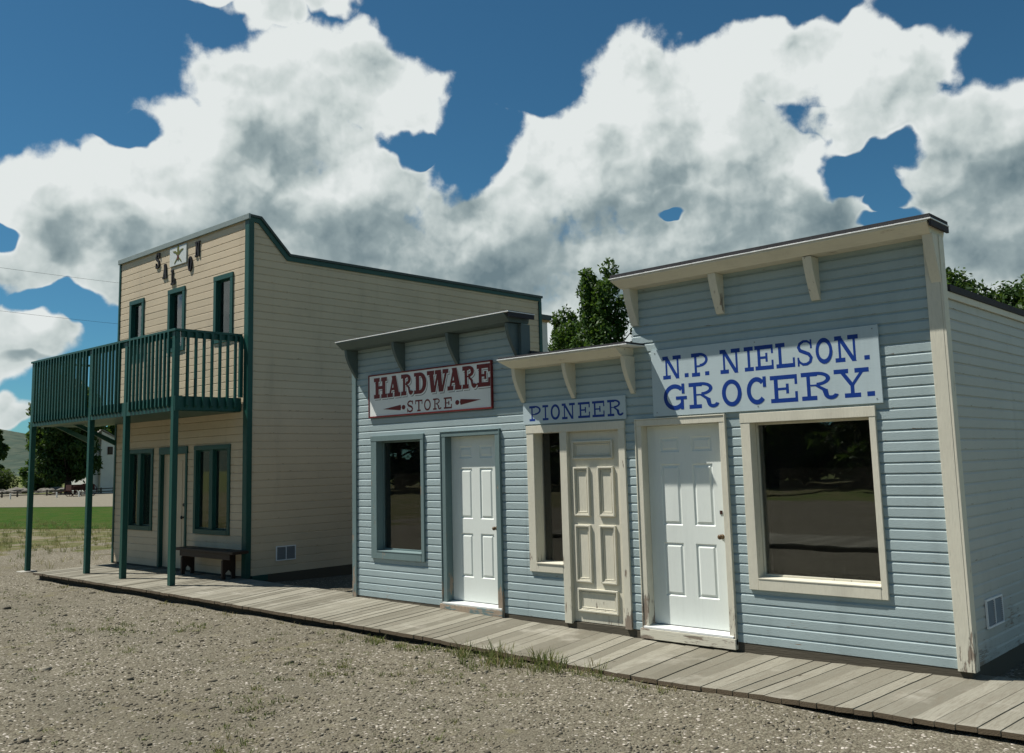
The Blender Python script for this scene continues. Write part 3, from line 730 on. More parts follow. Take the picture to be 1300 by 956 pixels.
# ------------------------------------------------------------------ boardwalk
def bz(x):      # height of the walk: it dips a little by the shops
    return float(np.interp(x, [-18.4, -13, -8, -5.6, -4.5, -3, -2, 3], [.030, .032, .0, -.045, -.052, -.030, -.020, -.02]))
def skew(x): return float(np.interp(x, [-18.4, -13.5, -11.5, -8, -5.5, -3.8, 0, 4], [.20, .30, .34, .21, .19, -.03, -.1, -.1]))
def boardwalk(name, xa, xb, y0, y1, flat=None):
    rr = random.Random(4); mb = MB(); tones = []
    x = xa
    L = y1 - y0
    while x < xb:
        w = rr.choice([.136, .139, .142, .139]) ; x2 = min(x + w, xb + .1)
        gap = rr.uniform(.003, .008) if rr.random() < .85 else rr.uniform(.009, .013)
        sk0, sk1 = (skew(x), skew(x2)) if flat is None else (0, 0)
        # a warped board: its two edges at slightly different heights
        za = (bz(x) if flat is None else flat) + rr.uniform(-.003, .003); zb = (bz(x2) if flat is None else flat) + rr.uniform(-.004, .004)
        dy = rr.uniform(-.007, .006)
        n_ = 4; b = len(mb.v); top = []
        for j in range(n_ + 1):
            t = j / n_; yy = y0 + dy + (L - dy) * t
            off0, off1 = -sk0 * L * t, -sk1 * L * t
            cup = .0015 * math.sin(t * 9 + x * 3)
            mb.v += [(x + off0 + gap / 2, yy, za + cup), (x2 + off1 - gap / 2, yy, zb + cup), (x2 + off1 - gap / 2, yy, zb - .036), (x + off0 + gap / 2, yy, za - .036)]
        for j in range(n_):
            a = b + j * 4
            mb.f += [(a, a + 1, a + 5, a + 4), (a + 1, a + 2, a + 6, a + 5), (a + 2, a + 3, a + 7, a + 6), (a + 3, a, a + 4, a + 7)]
        mb.f += [(b, b + 3, b + 2, b + 1), (b + n_ * 4, b + n_ * 4 + 1, b + n_ * 4 + 2, b + n_ * 4 + 3)]
        tones += [rr.random()] * (n_ * 4 + 2)
        x = x2
    # joists under the boards, coloured dark for the shade in the gap
    nb = len(mb.f)
    for yy in (y0 + .13, (y0 + y1) / 2, y1 - .06):
        for i in range(int((xb - xa) / 1.0)):
            xx = xa + i * 1.0 + .0; z_ = (min(bz(xx), bz(xx + 1)) if flat is None else flat) - .041
            mb.box(xx, xx + .999, yy - .02, yy + .02, z_ - .10, z_)
    tones += [.3] * (len(mb.f) - nb)
    o = mb.build(name, [M['planks'], M['skirt']], fix=False)
    mi = [0] * nb + [1] * (len(mb.f) - nb)
    for i in range(16, nb, 18): mi[i] = 2
    o.data.materials.append(M['end_grain']); o.data.polygons.foreach_set('material_index', mi)
    at = o.data.attributes.new('tone', 'FLOAT', 'FACE'); at.data.foreach_set('value', tones)
    return tag(o, kind='structure')
boardwalk('boardwalk', -18.03, 2.2, -1.395, .20)
boardwalk('opposite_boardwalk', -16, 3.5, -11.9, -9.55, flat=.0)

# ================================================================== shop fronts
ZB = .04
def cornice(parent, x0, x1, zl, lip, d, m_crown, m_roof, m_drip, ovl, ovr, back=.13, name='cornice', zr=None, rt=.050):
    zb = zl - .092
    mb = MB()
    zs = (zr - zl) if zr else 0
    cv = min(ovr, .03)
    T = [(x0 - ovl, -lip, zl), (x1 + cv, -lip, zl + zs), (x1 + cv, back - .01, zl + zs), (x0 - ovl, back - .01, zl)]
    T2 = [(a, b, c_ - .014) for a, b, c_ in T]
    B = [(x0 - .012, -d - .01, zb), (x1 + .012, -d - .01, zb + zs), (x1 + .012, back - .01, zb + zs), (x0 - .012, back - .01, zb)]
    mb.add(T + T2 + B, [(0, 1, 2, 3), (0, 4, 5, 1), (1, 5, 6, 2), (2, 6, 7, 3), (3, 7, 4, 0), (4, 8, 9, 5), (5, 9, 10, 6), (6, 10, 11, 7), (7, 11, 8, 4), (8, 11, 10, 9)])
    cr_ = mb.build(name, m_crown, parent)
    def slab(nm, m, e, za, zb_):
        q = MB()
        a = [(x0 - ovl - e, -lip - e, zl + za), (x1 + ovr + e, -lip - e, zl + zs + za), (x1 + ovr + e, back, zl + zs + za), (x0 - ovl - e, back, zl + za)]
        q.add(a + [(p[0], p[1], p[2] + zb_ - za) for p in a], [(0, 3, 2, 1), (4, 5, 6, 7), (0, 1, 5, 4), (1, 2, 6, 5), (2, 3, 7, 6), (3, 0, 4, 7)])
        return q.build(nm, m, cr_, bevel=.002)
    slab('drip_edge', m_drip, .012, .002, .013)
    slab('roofing_edge', m_roof, .002, .0135, rt)
    if zr:        # dark return board that closes the right end of the cap
        q = MB(); q.box(x1 + ovr - .012, x1 + ovr + .008, -lip + .004, back - .004, zl + zs - .050, zl + zs + .0125); q.box(x1 + cv + .001, x1 + ovr - .0125, -lip + .03, back - .004, zl + zs - .02, zl + zs + .001)
        q.build('return_board', m_roof, cr_)
    return zb
def bracket(parent, xr, w, zt, zbm, d, m, k=1.0):
    pr = [(0.002, zt), (-d, zt)]
    for i in range(1, 11):
        t = i / 10; a = (1 - k) * (1 - t) + k * math.cos(t * math.pi / 2)
        pr.append((-(.022 + (d - .022) * a), zt + (zbm - zt) * t))
    pr.append((0.002, zbm))
    mb = MB(); mb.prism(pr, xr - w, xr, 'x')
    return mb.build('bracket', m, parent, bevel=.003)
def vent(parent, x, y0, y1, z0, z1):
    mb = MB(); t = .016
    for a, b, c_, d_ in ((y0, y0 + t, z0, z1), (y1 - t, y1, z0, z1), (y0 + t, y1 - t, z0, z0 + t), (y0 + t, y1 - t, z1 - t, z1), ((y0 + y1) / 2 - .006, (y0 + y1) / 2 + .006, z0 + t, z1 - t)):
        mb.box(x, x + .016, a, b, c_, d_)
    f = mb.build('vent', M['vent_white'], parent)
    lv = MB(); lv.box(x + .0005, x + .003, y0 + t, y1 - t, z0 + t, z1 - t)
    k = z0 + t + .01
    while k < z1 - t - .012:
        lv.quad((x + .004, y0 + t, k + .012), (x + .004, y1 - t, k + .012), (x + .013, y1 - t, k), (x + .013, y0 + t, k)); k += .017
    lv.build('louver', M['louver'], f, fix=False)
    return f

# ---- grocery
groc = empty('grocery_store', (-4.19, 0, 0), 'pale blue grocery store with tall false front, cream trim and white door', 'shop', 'pale blue false front shops')
GX0, GX1, GYD = -5.755, -2.616, 6.2
gdoor = (-5.69, -4.755, -.2, 2.112); gwin = (-4.445, -3.275, .64, 2.09)
HOLEZ[:] = [2.112, .64, 2.09]
mb = MB(); siding(mb, (0, 0, 0), (1, 0, 0), (0, -1, 0), ZB, 3.565, PITCH, groove=.0105, bev=(.024, .009), spans=spans_with_holes(GX0 - .003, GX1 - .100, [gdoor, gwin]), joints=True, seed=3)
wall_core(mb, GX0, GX1 - .006, -.02, 3.60, [gdoor, gwin], .0145, .12)
mb.build('front_wall', M['blue'], groc, fix=False)
mb = MB(); HOLEZ[:] = []
siding(mb, (GX1 + .006, 0, 0), (0, 1, 0), (1, 0, 0), ZB, 3.09, PITCH, lambda z: [(.085, GYD)], groove=.009, joints=True, seed=5)
mb.box(GX1 - .12, GX1 - .0045, .1215, GYD, -.1, 3.07)
mb.build('side_wall', M['blue_side'], groc, fix=False)
mb = MB(); mb.box(GX0 + .001, GX0 + .10, .1215, GYD, -.1, 3.05); mb.box(GX0 + .1015, GX1 - .1215, GYD - .1, GYD, -.1, 3.05); mb.box(GX0 + .101, GX1 - .121, .1215, GYD - .101, -.09, -.02)
mb.box(GX0 + .101, GX1 - .121, 2.6, 2.68, -.018, 3.0)
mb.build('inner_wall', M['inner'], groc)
mb = MB(); mb.box(GX0 + .0, GX1 + .045, .125, GYD + .08, 3.105, 3.165)
rf = mb.build('roof', M['roofing'], groc, bevel=.003)
mb = MB(); mb.box(GX1 + .0075, GX1 + .030, .087, GYD + .05, 3.048, 3.1035); mb.build('fascia', M['cream_h'], rf)
mb = MB(); mb.box(GX1 - .100, GX1 + .012, -.024, .006, ZB - .015, 3.56); mb.box(GX1 + .0125, GX1 + .034, -.022, .085, ZB - .015, 3.56)
cb = mb.build('corner_board', M['cream'], groc, bevel=.003)
mb = MB(); mb.box(GX0, GX1 - .0, .004, .05, -.18, ZB - .002); mb.box(GX1 - .02, GX1 + .0, .052, GYD, -.2, ZB); mb.build('skirt_board', M['skirt'], groc)
cornice(groc, GX0, GX1, 3.640, .27, .155, M['cream_h'], M['roofing'], M['drip'], .064, .055, zr=3.655, back=.16)
for x in (-5.664, -4.640, -3.652, -2.590): bracket(groc, x, .085, 3.552 + (.012 if x > -3 else 0), 3.165, .155, M['cream'], k=.55)
door_casing(groc, -5.744, -4.706, 2.169, -5.682, -4.762, 2.106, 0, .01, M['cream'], M['cream_h'], depth=.09)
gd = six_panel_door(groc, -5.681, -4.763, .112, 2.104, .085)
knob(gd, -4.846, .085, 1.0, M['brass'], .024)
mb = MB(); mb.box(-4.862, -4.835, .079, .086, 1.215, 1.25); mb.build('lock', M['rust'], gd)
mb = MB(); mb.prism([(-.045, .070), (.13, .085), (.13, .108), (-.045, .090)], -5.735, -4.712, 'x'); sl = mb.build('threshold', M['drip'], groc, bevel=.002)
mb = MB(); mb.box(-5.775, -4.690, -.050, .002, -.03, .068); mb.build('riser', M['cream_h'], sl, bevel=.004)
window(groc, -4.528, -3.228, .535, 2.175, -4.430, -3.285, .650, 2.083, 0, M['cream'], M['cream_h'], depth=.10)
vent(groc, GX1 + .008, .42, .86, .298, .535)
mb = MB()                      # faint round wreath hanging inside behind the big pane
pts = [(-3.66 + .13 * math.cos(t * math.pi / 12), .30, 1.93 + .13 * math.sin(t * math.pi / 12)) for t in range(25)]
mb.tube(pts, .035, 8); wr = mb.build('wreath', M['bark'])
mb = MB(); mb.tube([(-3.66, .30, 2.085), (-3.66, .30, 2.5)], .003, 5); mb.build('cord', M['iron'], wr)
tag(wr, 'dark round wreath hanging inside the big grocery window', 'wreath')

# ---- small middle shop
shop = empty('small_shop', (-6.55, 0, 0), 'narrow low pale blue shop between hardware store and grocery, with cream panelled door', 'shop', 'pale blue false front shops')
PX0, PX1 = -7.345, -5.7565
pun = (-7.20, -5.965, .60, 2.10); pdoor = (-6.70, -5.965, -.2, 2.10)
HOLEZ[:] = [.60, 2.10]
mb = MB(); siding(mb, (0, 0, 0), (1, 0, 0), (0, -1, 0), ZB, 2.86, PITCH, groove=.0105, bev=(.024, .009), spans=spans_with_holes(PX0, PX1, [pun, pdoor]), seed=8)
wall_core(mb, PX0 + .001, PX1, -.02, 2.88, [pun, pdoor], .0145, .12)
mb.build('front_wall', M['blue'], shop, fix=False)
mb = MB(); mb.box(PX0 + .001, PX0 + .09, .1215, 5.8, -.1, 2.7); mb.box(PX1 - .09, PX1 - .001, .1215, 5.8, -.1, 2.7); mb.box(PX0 + .0915, PX1 - .0915, 5.7, 5.8, -.1, 2.7); mb.box(PX0 + .0915, PX1 - .0915, .1215, 5.69, -.09, -.02)
mb.box(PX0 + .0915, PX1 - .0915, 1.6, 1.66, -.018, 2.68)
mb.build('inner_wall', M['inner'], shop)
mb = MB(); mb.box(PX0 + .001, PX1 - .001, .1215, 5.85, 2.705, 2.77); mb.build('roof', M['roofing'], shop)
mb = MB(); mb.box(PX0, PX1, .004, .05, -.18, ZB - .002); mb.build('skirt_board', M['skirt'], shop)
cornice(shop, PX0 + .02, PX1 - .02, 2.932, .32, .185, M['cream_h'], M['roofing'], M['drip'], .10, .165, back=.14, rt=.034)
for x in (-7.300, -6.545, -5.742): bracket(shop, x, .052, 2.842, 2.455, .185, M['cream'], k=.9)
# casing that runs over window and door together
mb = MB()
mb.box(-7.285, -7.180, -.024, .004, .542, 2.090); mb.box(-6.790, -6.690, -.024, .06, .02, 2.090); mb.box(-5.980, -5.897, -.024, .004, .03, 2.090)
mb.box(-7.290, -5.893, -.028, .004, 2.0905, 2.178); mb.box(-7.1785, -6.7915, -.026, .004, .542, .632)
mb.box(-7.20, -7.1805, .005, .15, .60, 2.12); mb.box(-7.18, -6.79, .005, .15, 2.0905, 2.12); mb.box(-6.7885, -6.71, .061, .15, .60, 2.12)
mb.box(-6.7085, -6.70, .061, .12, -.05, 2.12); mb.box(-5.9795, -5.965, .005, .12, -.02, 2.12); mb.box(-6.695, -5.982, .028, .12, 2.0785, 2.12)
pf = mb.build('window', M['cream'], shop, bevel=.003)
mb = MB(); mb.prism([(-.034, .634), (.13, .628), (.13, .655), (-.034, .643)], -7.1795, -6.7905, 'x'); mb.build('sill', M['cream_h'], pf)
mb = MB(); mb.box(-7.16, -6.80, .120, .124, .656, 2.088); mb.build('pane', M['glass'], pf)
mb = MB(); mb.box(-6.690, -5.981, .030, .07, .045, 2.078); pd = mb.build('door', M['cream_door'], shop, bevel=.002)
def moulding(x0, x1, z0, z1):
    q = MB()
    def ring(a0, a1, b0, b1, w, ya, yb):
        q.prism([(a0, b0), (a1, b0), (a1 - w, b0 + w), (a0 + w, b0 + w)], ya, yb, 'y'); q.prism([(a0, b1), (a1, b1), (a1 - w, b1 - w), (a0 + w, b1 - w)], ya, yb, 'y')
        q.prism([(a0, b0), (a0 + w, b0 + w), (a0 + w, b1 - w), (a0, b1)], ya, yb, 'y'); q.prism([(a1, b0), (a1 - w, b0 + w), (a1 - w, b1 - w), (a1, b1)], ya, yb, 'y')
    ring(x0, x1, z0, z1, .020, .004, .031); ring(x0 + .0205, x1 - .0205, z0 + .0205, z1 - .0205, .012, .016, .031); ring(x0 + .038, x1 - .038, z0 + .038, z1 - .038, .010, .020, .031)
    return q.build('moulding', M['cream_door'], pd, bevel=.004)
moulding(-6.645, -6.085, 1.785, 1.985)
for z0, z1 in ((1.17, 1.70), (.465, 1.075)): moulding(-6.635, -6.420, z0, z1); moulding(-6.300, -6.085, z0, z1)
moulding(-6.625, -6.085, .155, .400)
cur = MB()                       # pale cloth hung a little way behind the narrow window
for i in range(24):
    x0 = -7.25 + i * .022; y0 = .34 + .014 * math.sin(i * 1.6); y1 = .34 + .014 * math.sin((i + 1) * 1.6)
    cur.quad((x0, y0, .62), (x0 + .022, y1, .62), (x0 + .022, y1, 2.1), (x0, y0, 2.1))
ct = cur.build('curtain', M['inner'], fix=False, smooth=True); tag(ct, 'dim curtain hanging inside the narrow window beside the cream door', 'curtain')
mb = MB(); mb.box(-7.15, -6.60, .17, .30, .93, .965); mb.box(-7.15, -6.60, .17, .19, .88, .93)
tag(mb.build('shelf', M['curtain'], bevel=.003), 'pale shelf board inside the narrow window beside the cream door', 'shelf')

# ---- hardware store
hard = empty('hardware_store', (-8.9, 0, 0), 'pale blue hardware store with grey green trim, dark cornice and white door', 'shop', 'pale blue false front shops')
HX0, HX1 = -10.535, -7.3465
hdoor = (-8.67, -7.79, -.2, 2.115); hwin = (-10.035, -9.12, .645, 2.105)
HOLEZ[:] = [2.115, .645, 2.105]
mb = MB(); siding(mb, (0, 0, 0), (1, 0, 0), (0, -1, 0), ZB, 3.375, PITCH, groove=.0105, bev=(.024, .009), spans=spans_with_holes(HX0 + .07, HX1, [hdoor, hwin]), joints=True, seed=14)
wall_core(mb, HX0 + .006, HX1 - .001, -.02, 3.42, [hdoor, hwin], .0145, .12)
mb.build('front_wall', M['blue'], hard, fix=False)
mb = MB(); mb.box(HX0 + .006, HX0 + .10, .1215, 6.0, -.1, 3.0); mb.box(HX1 - .10, HX1 - .001, .1215, 6.0, -.1, 3.0); mb.box(HX0 + .1015, HX1 - .1015, 5.9, 6.0, -.1, 3.0); mb.box(HX0 + .1015, HX1 - .1015, .1215, 5.89, -.09, -.02)
mb.box(HX0 + .1015, HX1 - .1015, 2.6, 2.68, -.018, 2.98)
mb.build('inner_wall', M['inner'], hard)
mb = MB(); mb.box(HX0 - .03, HX1 + .045, .1215, 6.05, 3.005, 3.07); mb.build('roof', M['roofing'], hard)
mb = MB(); mb.box(HX0, HX0 + .072, -.022, .006, ZB - .03, 3.38); mb.box(HX0 - .018, HX0 - .0005, -.020, .075, ZB - .03, 3.38); mb.build('corner_board', M['teal'], hard, bevel=.003)
mb = MB(); mb.box(HX1 - .03, HX1 + .0, -.02, .003, 2.96, 3.38); mb.box(HX1 + .0005, HX1 + .016, -.018, .14, 2.98, 3.38); mb.build('parapet_trim', M['teal_dark'], hard, bevel=.002)
mb = MB(); mb.box(HX0, HX1, .004, .05, -.18, ZB - .002); mb.build('skirt_board', M['skirt'], hard)
cornice(hard, HX0 + .03, HX1 - .0, 3.462, .32, .20, M['teal_dark'], M['roofing'], M['drip'], .005, .095, back=.13, zr=3.484, rt=.022)
for x in (-10.435, -9.430, -8.395, -7.375): bracket(hard, x, .048, 3.370 + (x + 10.4) * .005, 2.99, .20, M['teal_dark'], k=1.0)
door_casing(hard, -8.735, -7.730, 2.160, -8.662, -7.798, 2.106, 0, .01, M['teal'], M['teal_h'], depth=.09)
hd = six_panel_door(hard, -8.661, -7.799, .112, 2.104, .085)
knob(hd, -7.894, .085, .995, M['brass'], .022)
mb = MB(); mb.prism([(-.040, .070), (.13, .085), (.13, .108), (-.040, .088)], -8.735, -7.730, 'x'); sl = mb.build('threshold', M['drip'], hard, bevel=.002)
mb = MB(); mb.box(-8.775, -7.715, -.046, .002, -.03, .068); mb.build('riser', M['teal_h'], sl, bevel=.004)
window(hard, -10.137, -9.072, .548, 2.168, -10.020, -9.130, .655, 2.095, 0, M['teal'], M['teal_h'], depth=.10)

# ------------------------------------------------------------------ shop signs
def sign(name, label, x0, x1, z0, z1, y, th, m, group=None):
    mb = MB(); mb.box(x0, x1, y - th, y, z0, z1)
    o = mb.build(name, m, bevel=.002); tag(o, label, 'sign', group)
    return o
g2r = [('G', -5.381, -5.116, 2.25, 2.512), ('R', -5.081, -4.741, 2.252, 2.51), ('O', -4.708, -4.494, 2.25, 2.511), ('C', -4.439, -4.23, 2.252, 2.512), ('E', -4.193, -3.923, 2.254, 2.508), ('R', -3.884, -3.537, 2.256, 2.512), ('Y', -3.571, -3.254, 2.258, 2.514), ('.', -3.281, -3.214, 2.260, 2.302)]
g1r = [('N', -5.377, -5.156, 2.568, 2.803), ('.', -5.12, -5.074, 2.572, 2.613), ('P', -5.035, -4.847, 2.569, 2.803), ('.', -4.884, -4.836, 2.572, 2.612), ('N', -4.711, -4.49, 2.57, 2.806), ('I', -4.447, -4.351, 2.572, 2.806), ('E', -4.334, -4.145, 2.573, 2.807), ('L', -4.118, -3.931, 2.574, 2.808), ('S', -3.91, -3.751, 2.575, 2.812), ('O', -3.726, -3.568, 2.577, 2.813), ('N', -3.545, -3.329, 2.577, 2.812), ('.', -3.284, -3.236, 2.579, 2.618)]
YS = -.026
s1 = sign('shop_sign', 'big pale board reading N.P. NIELSON. GROCERY. in blue above the grocery door', -5.517, -3.150, 2.196, 2.878, -.001, .022, M['sign_blue'])
letters_on(s1, g1r, -.0231, .0003, M['letter_blue'], T=.115, Hh=.165, K=.12); letters_on(s1, g2r, -.0231, .0003, M['letter_blue'], T=.135, Hh=.155, K=.16)
for x in (-5.47, -4.33, -3.20):
    for z in (2.235, 2.845): MB().tube([(x, -.0232, z), (x, -.026, z)], .006, 8).build('nail_head', M['louver'], s1)
pr = [('P', -7.231, -7.056, 2.231, 2.405), ('I', -7.029, -6.942, 2.232, 2.405), ('O', -6.907, -6.771, 2.231, 2.406), ('N', -6.742, -6.553, 2.23, 2.406), ('E', -6.511, -6.345, 2.231, 2.405), ('E', -6.312, -6.146, 2.231, 2.405), ('R', -6.106, -5.893, 2.23, 2.406)]
s2 = sign('shop_sign', 'small pale board reading PIONEER in blue over the narrow window and cream door', -7.328, -5.868, 2.194, 2.444, -.001, .020, M['sign_blue'])
letters_on(s2, pr, -.0211, .0003, M['letter_blue'], T=.115, Hh=.15, K=.14)
hr = [('H', -10.055, -9.779, 2.672, 2.951), ('A', -9.769, -9.508, 2.674, 2.955), ('R', -9.486, -9.245, 2.678, 2.955), ('D', -9.229, -8.989, 2.68, 2.956), ('W', -8.977, -8.577, 2.680, 2.958), ('A', -8.596, -8.343, 2.682, 2.960), ('R', -8.322, -8.068, 2.683, 2.961), ('E', -8.069, -7.845, 2.687, 2.963)]
sr = [('S', -9.376, -9.252, 2.452, 2.603), ('T', -9.213, -9.073, 2.454, 2.602), ('O', -9.040, -8.915, 2.454, 2.602), ('R', -8.87, -8.715, 2.456, 2.600), ('E', -8.67, -8.524, 2.458, 2.600)]
s3 = sign('shop_sign', 'white board reading HARDWARE STORE in dark red with red border and arrows', -10.171, -7.821, 2.418, 2.998, -.001, .022, M['sign_white'])
mb = MB(); t = .018
for a, b, c_, d_ in ((-10.173, -7.819, 2.416, 2.416 + t), (-10.173, -7.819, 3.0 - t, 3.0), (-10.173, -10.173 + t, 2.416 + t, 3.0 - t), (-7.819 - t, -7.819, 2.416 + t, 3.0 - t)): mb.box(a, b, -.030, -.0005, c_, d_)
mb.build('border', M['letter_red'], s3)
kw = dict(T=.16, Hh=.19, K=.19)
letters_on(s3, hr, -.0231, .0002, M['letter_grey'], dx=.020, dz=-.024, name='letter_shadow', **kw)
letters_on(s3, hr, -.0231, .0014, M['letter_white'], dx=.013, dz=-.016, name='letter_edge', **kw)
letters_on(s3, hr, -.0231, .0028, M['letter_red'], **kw); letters_on(s3, sr, -.0231, .0003, M['letter_red'], T=.15, Hh=.14, K=.13)
for x in (-9.445, -8.425): MB().prism([(x + .036 * math.cos(a * math.pi / 10), 2.524 + .030 * math.sin(a * math.pi / 10)) for a in range(20)], -.0245, -.0232, 'y').build('dot', M['letter_red'], s3)
MB().prism([(-9.505, 2.488), (-9.505 + .012, 2.524), (-9.505, 2.560), (-9.866, 2.520)], -.0246, -.0232, 'y').build('arrow', M['letter_red'], s3)
MB().prism([(-8.365, 2.490), (-8.377, 2.526), (-8.365, 2.562), (-8.006, 2.536)], -.0246, -.0232, 'y').build('arrow', M['letter_red'], s3)

# ================================================================== saloon
S = .22
sal = empty('saloon', (-16.0, S, 0), 'tall two storey beige saloon with dark green trim and a wooden balcony', 'saloon')
AX0, AX1, AYD = -18.45, -13.64, 7.62
uw = [(-17.963, -17.362), (-16.395, -15.765), (-14.745, -14.118)]
UZ0, UZ1 = 3.93, 5.112
lw = [(-17.835, -16.842, (-17.445, -17.335)), (-15.320, -14.138, (-14.805, -14.695))]
holes = [(a + .07, b - .07, UZ0 + .07, UZ1 - .075) for a, b in uw] + [(a + .06, b - .06, .765, 2.12) for a, b, _ in lw] + [(-16.53, -15.62, -.2, 2.085)]
HOLEZ[:] = [h[2] for h in holes if h[2] > 0] + [h[3] for h in holes]
mb = MB(); siding(mb, (0, S, 0), (1, 0, 0), (0, -1, 0), .06, 5.96, SPITCH, spans_with_holes(AX0 + .045, AX1 - .105, holes), groove=.009, bev=(.017, .007), joints=True, seed=21)
wall_core(mb, AX0 + .005, AX1 - .005, -.02, 6.0, holes, S + .0125, S + .12)
mb.build('front_wall', M['beige'], sal, fix=False)
HOLEZ[:] = [5.40]
SLY = .15
def side_span(z):
    if z <= 5.40: return [(.015, AYD - S - .06)]
    return [(.015, max(.03, .78 - (z - 5.40) / .56 * .58))]
mb = MB(); siding(mb, (AX1, S, 0), (0, 1, 0), (1, 0, 0), .06, 5.93, SPITCH, side_span, groove=.009, bev=(.017, .008), joints=True, seed=23)
mb.box(AX1 - .12, AX1 - .0125, S + .1215, AYD - .01, -.1, 5.36)
mb.prism([(S + .1215, 5.361), (1.0, 5.361), (S + .20, 5.95), (S + .1215, 5.95)], AX1 - .12, AX1 - .0125, 'x')
mb.build('side_wall', M['beige'], sal, fix=False)
mb = MB()
mb.prism([(S + .1215, -.1), (AYD - .01, -.1), (AYD - .01, 5.36), (1.0, 5.36), (S + .2, 5.95), (S + .1215, 5.95)], AX0 + .005, AX0 + .12, 'x')
mb.box(AX0 + .1215, AX1 - .1215, AYD - .12, AYD - .01, -.1, 5.36)
mb.build('back_wall', M['beige'], sal)
mb = MB(); mb.box(AX0 + .122, AX1 - .122, 3.2, 3.3, .0, 5.1); mb.box(AX0 + .122, AX1 - .122, S + .122, AYD - .13, 2.75, 2.85); mb.box(AX0 + .122, AX1 - .122, S + .122, AYD - .13, -.08, .0)
mb.build('inner_wall', M['inner'], sal)
mb = MB(); mb.box(AX0 + .13, AX1 - .13, S + .25, AYD - .13, 5.16, 5.24); mb.build('roof', M['roofing'], sal)
# green trim
mb = MB(); mb.box(AX1 - .105, AX1 + .016, S - .018, S + .006, .03, 5.975); mb.box(AX1 + .0165, AX1 + .030, S - .016, S + .075, .03, 5.975)
mb.build('corner_board', M['green'], sal, bevel=.003)
MB().box(AX0 - .012, AX0 + .045, S - .018, S + .006, .03, 5.975).build('corner_board', M['green'], sal, bevel=.003)
MB().box(AX1 + .001, AX1 + .024, AYD - .085, AYD + .004, .03, 5.33).build('corner_board', M['green'], sal, bevel=.003)
mb = MB()      # green rake board under the cap on the side wall
mb.add([(AX1 + .002, S + .077, 5.985), (AX1 + .002, S + .22, 5.965), (AX1 + .002, .99, 5.405), (AX1 + .002, AYD, 5.405), (AX1 + .002, AYD, 5.335), (AX1 + .002, .955, 5.325), (AX1 + .002, S + .17, 5.885), (AX1 + .002, S + .077, 5.90)] +
       [(AX1 + .024, S + .077, 5.985), (AX1 + .024, S + .22, 5.965), (AX1 + .024, .99, 5.405), (AX1 + .024, AYD, 5.405), (AX1 + .024, AYD, 5.335), (AX1 + .024, .955, 5.325), (AX1 + .024, S + .17, 5.885), (AX1 + .024, S + .077, 5.90)],
       [(0, 1, 6, 7), (1, 2, 5, 6), (2, 3, 4, 5), (8, 15, 14, 9), (9, 14, 13, 10), (10, 13, 12, 11), (0, 8, 9, 1), (1, 9, 10, 2), (2, 10, 11, 3), (3, 11, 12, 4), (4, 12, 13, 5), (5, 13, 14, 6), (6, 14, 15, 7), (7, 15, 8, 0)])
mb.build('rake_board', M['green'], sal)
mb = MB()      # cap along the side, bent over the step
path = [(S - .035, 6.022), (S + .215, 6.012), (1.01, 5.450), (AYD + .03, 5.462)]
low = [(S - .035, 5.978), (S + .195, 5.970), (1.0, 5.408), (AYD + .03, 5.410)]
mb.prism(path + low[::-1], AX1 - .14, AX1 + .046, 'x')
mb.prism(path + low[::-1], AX0 - .030, AX0 + .14, 'x')
mb.box(AX0 + .1, AX1 - .1, AYD - .14, AYD + .03, 5.365, 5.455)
mb.build('parapet_cap', M['green_cap'], sal, bevel=.003)
mb = MB(); mb.box(AX0 - .032, AX1 + .048, S - .042, S - .006, 5.935, 6.027); mb.box(AX0 - .030, AX1 - .141, S - .005, S + .2, 5.985, 6.018)
mb.build('front_cap', M['grey_cap'], sal, bevel=.003)
# windows
for a, b in uw:
    window(sal, a, b, UZ0, UZ1, a + .085, b - .085, UZ0 + .085, UZ1 - .085, S, M['green'], M['green'], depth=.055, proud=.022)
for a, b, mm in lw:
    window(sal, a, b, .690, 2.190, a + .075, b - .075, .775, 2.115, S, M['green'], M['green'], depth=.05, proud=.022, mullions=[mm])
for i, (a, b) in enumerate(uw):
    q = MB()
    for k in range(14):
        x0 = a + .02 + k * (b - a - .04) / 14; x1 = x0 + (b - a - .04) / 14
        q.quad((x0, S + .095 + .005 * math.sin(k * 2.1), UZ0 + .05), (x1, S + .095 + .005 * math.sin((k + 1) * 2.1), UZ0 + .05), (x1, S + .095 + .005 * math.sin((k + 1) * 2.1), UZ1 - .05), (x0, S + .095 + .005 * math.sin(k * 2.1), UZ1 - .05))
    o = q.build('curtain', M['curtain'], smooth=True, fix=False)
    tag(o, 'grey curtain behind the %s upstairs window of the saloon' % ('leftmost', 'middle', 'right hand')[i], 'curtain', 'upstairs saloon curtains')
# door
mb = MB(); mb.box(-16.592, -16.525, S - .022, S + .004, .05, 2.070); mb.box(-15.625, -15.568, S - .022, S + .004, .05, 2.070); mb.box(-16.600, -15.560, S - .025, S + .004, 2.0705, 2.199)
mb.box(-16.54, -16.5255, S + .005, S + .12, .04, 2.085); mb.box(-15.6245, -15.61, S + .005, S + .12, .04, 2.085); mb.box(-16.525, -15.625, S + .005, S + .12, 2.0705, 2.085)
mb.build('door_frame', M['green'], sal, bevel=.003)
mb = MB(); mb.box(-16.5245, -15.6255, S + .05, S + .095, .06, 2.070)
for x in (-16.40, -16.16, -15.93): mb.box(x, x + .10, S + .040, S + .0505, .25, 1.95)
sdr = mb.build('door', M['beige_door'], sal, bevel=.004)
knob(sdr, -15.74, S + .045, .951, M['iron'], .030)
mb = MB(); mb.tube([(-15.737, S + .052, 1.17), (-15.737, S + .02, 1.17)], .028, 14); mb.build('lock', M['iron'], sdr)
vent(sal, AX1 + .004, .775, 1.157, .255, .492)
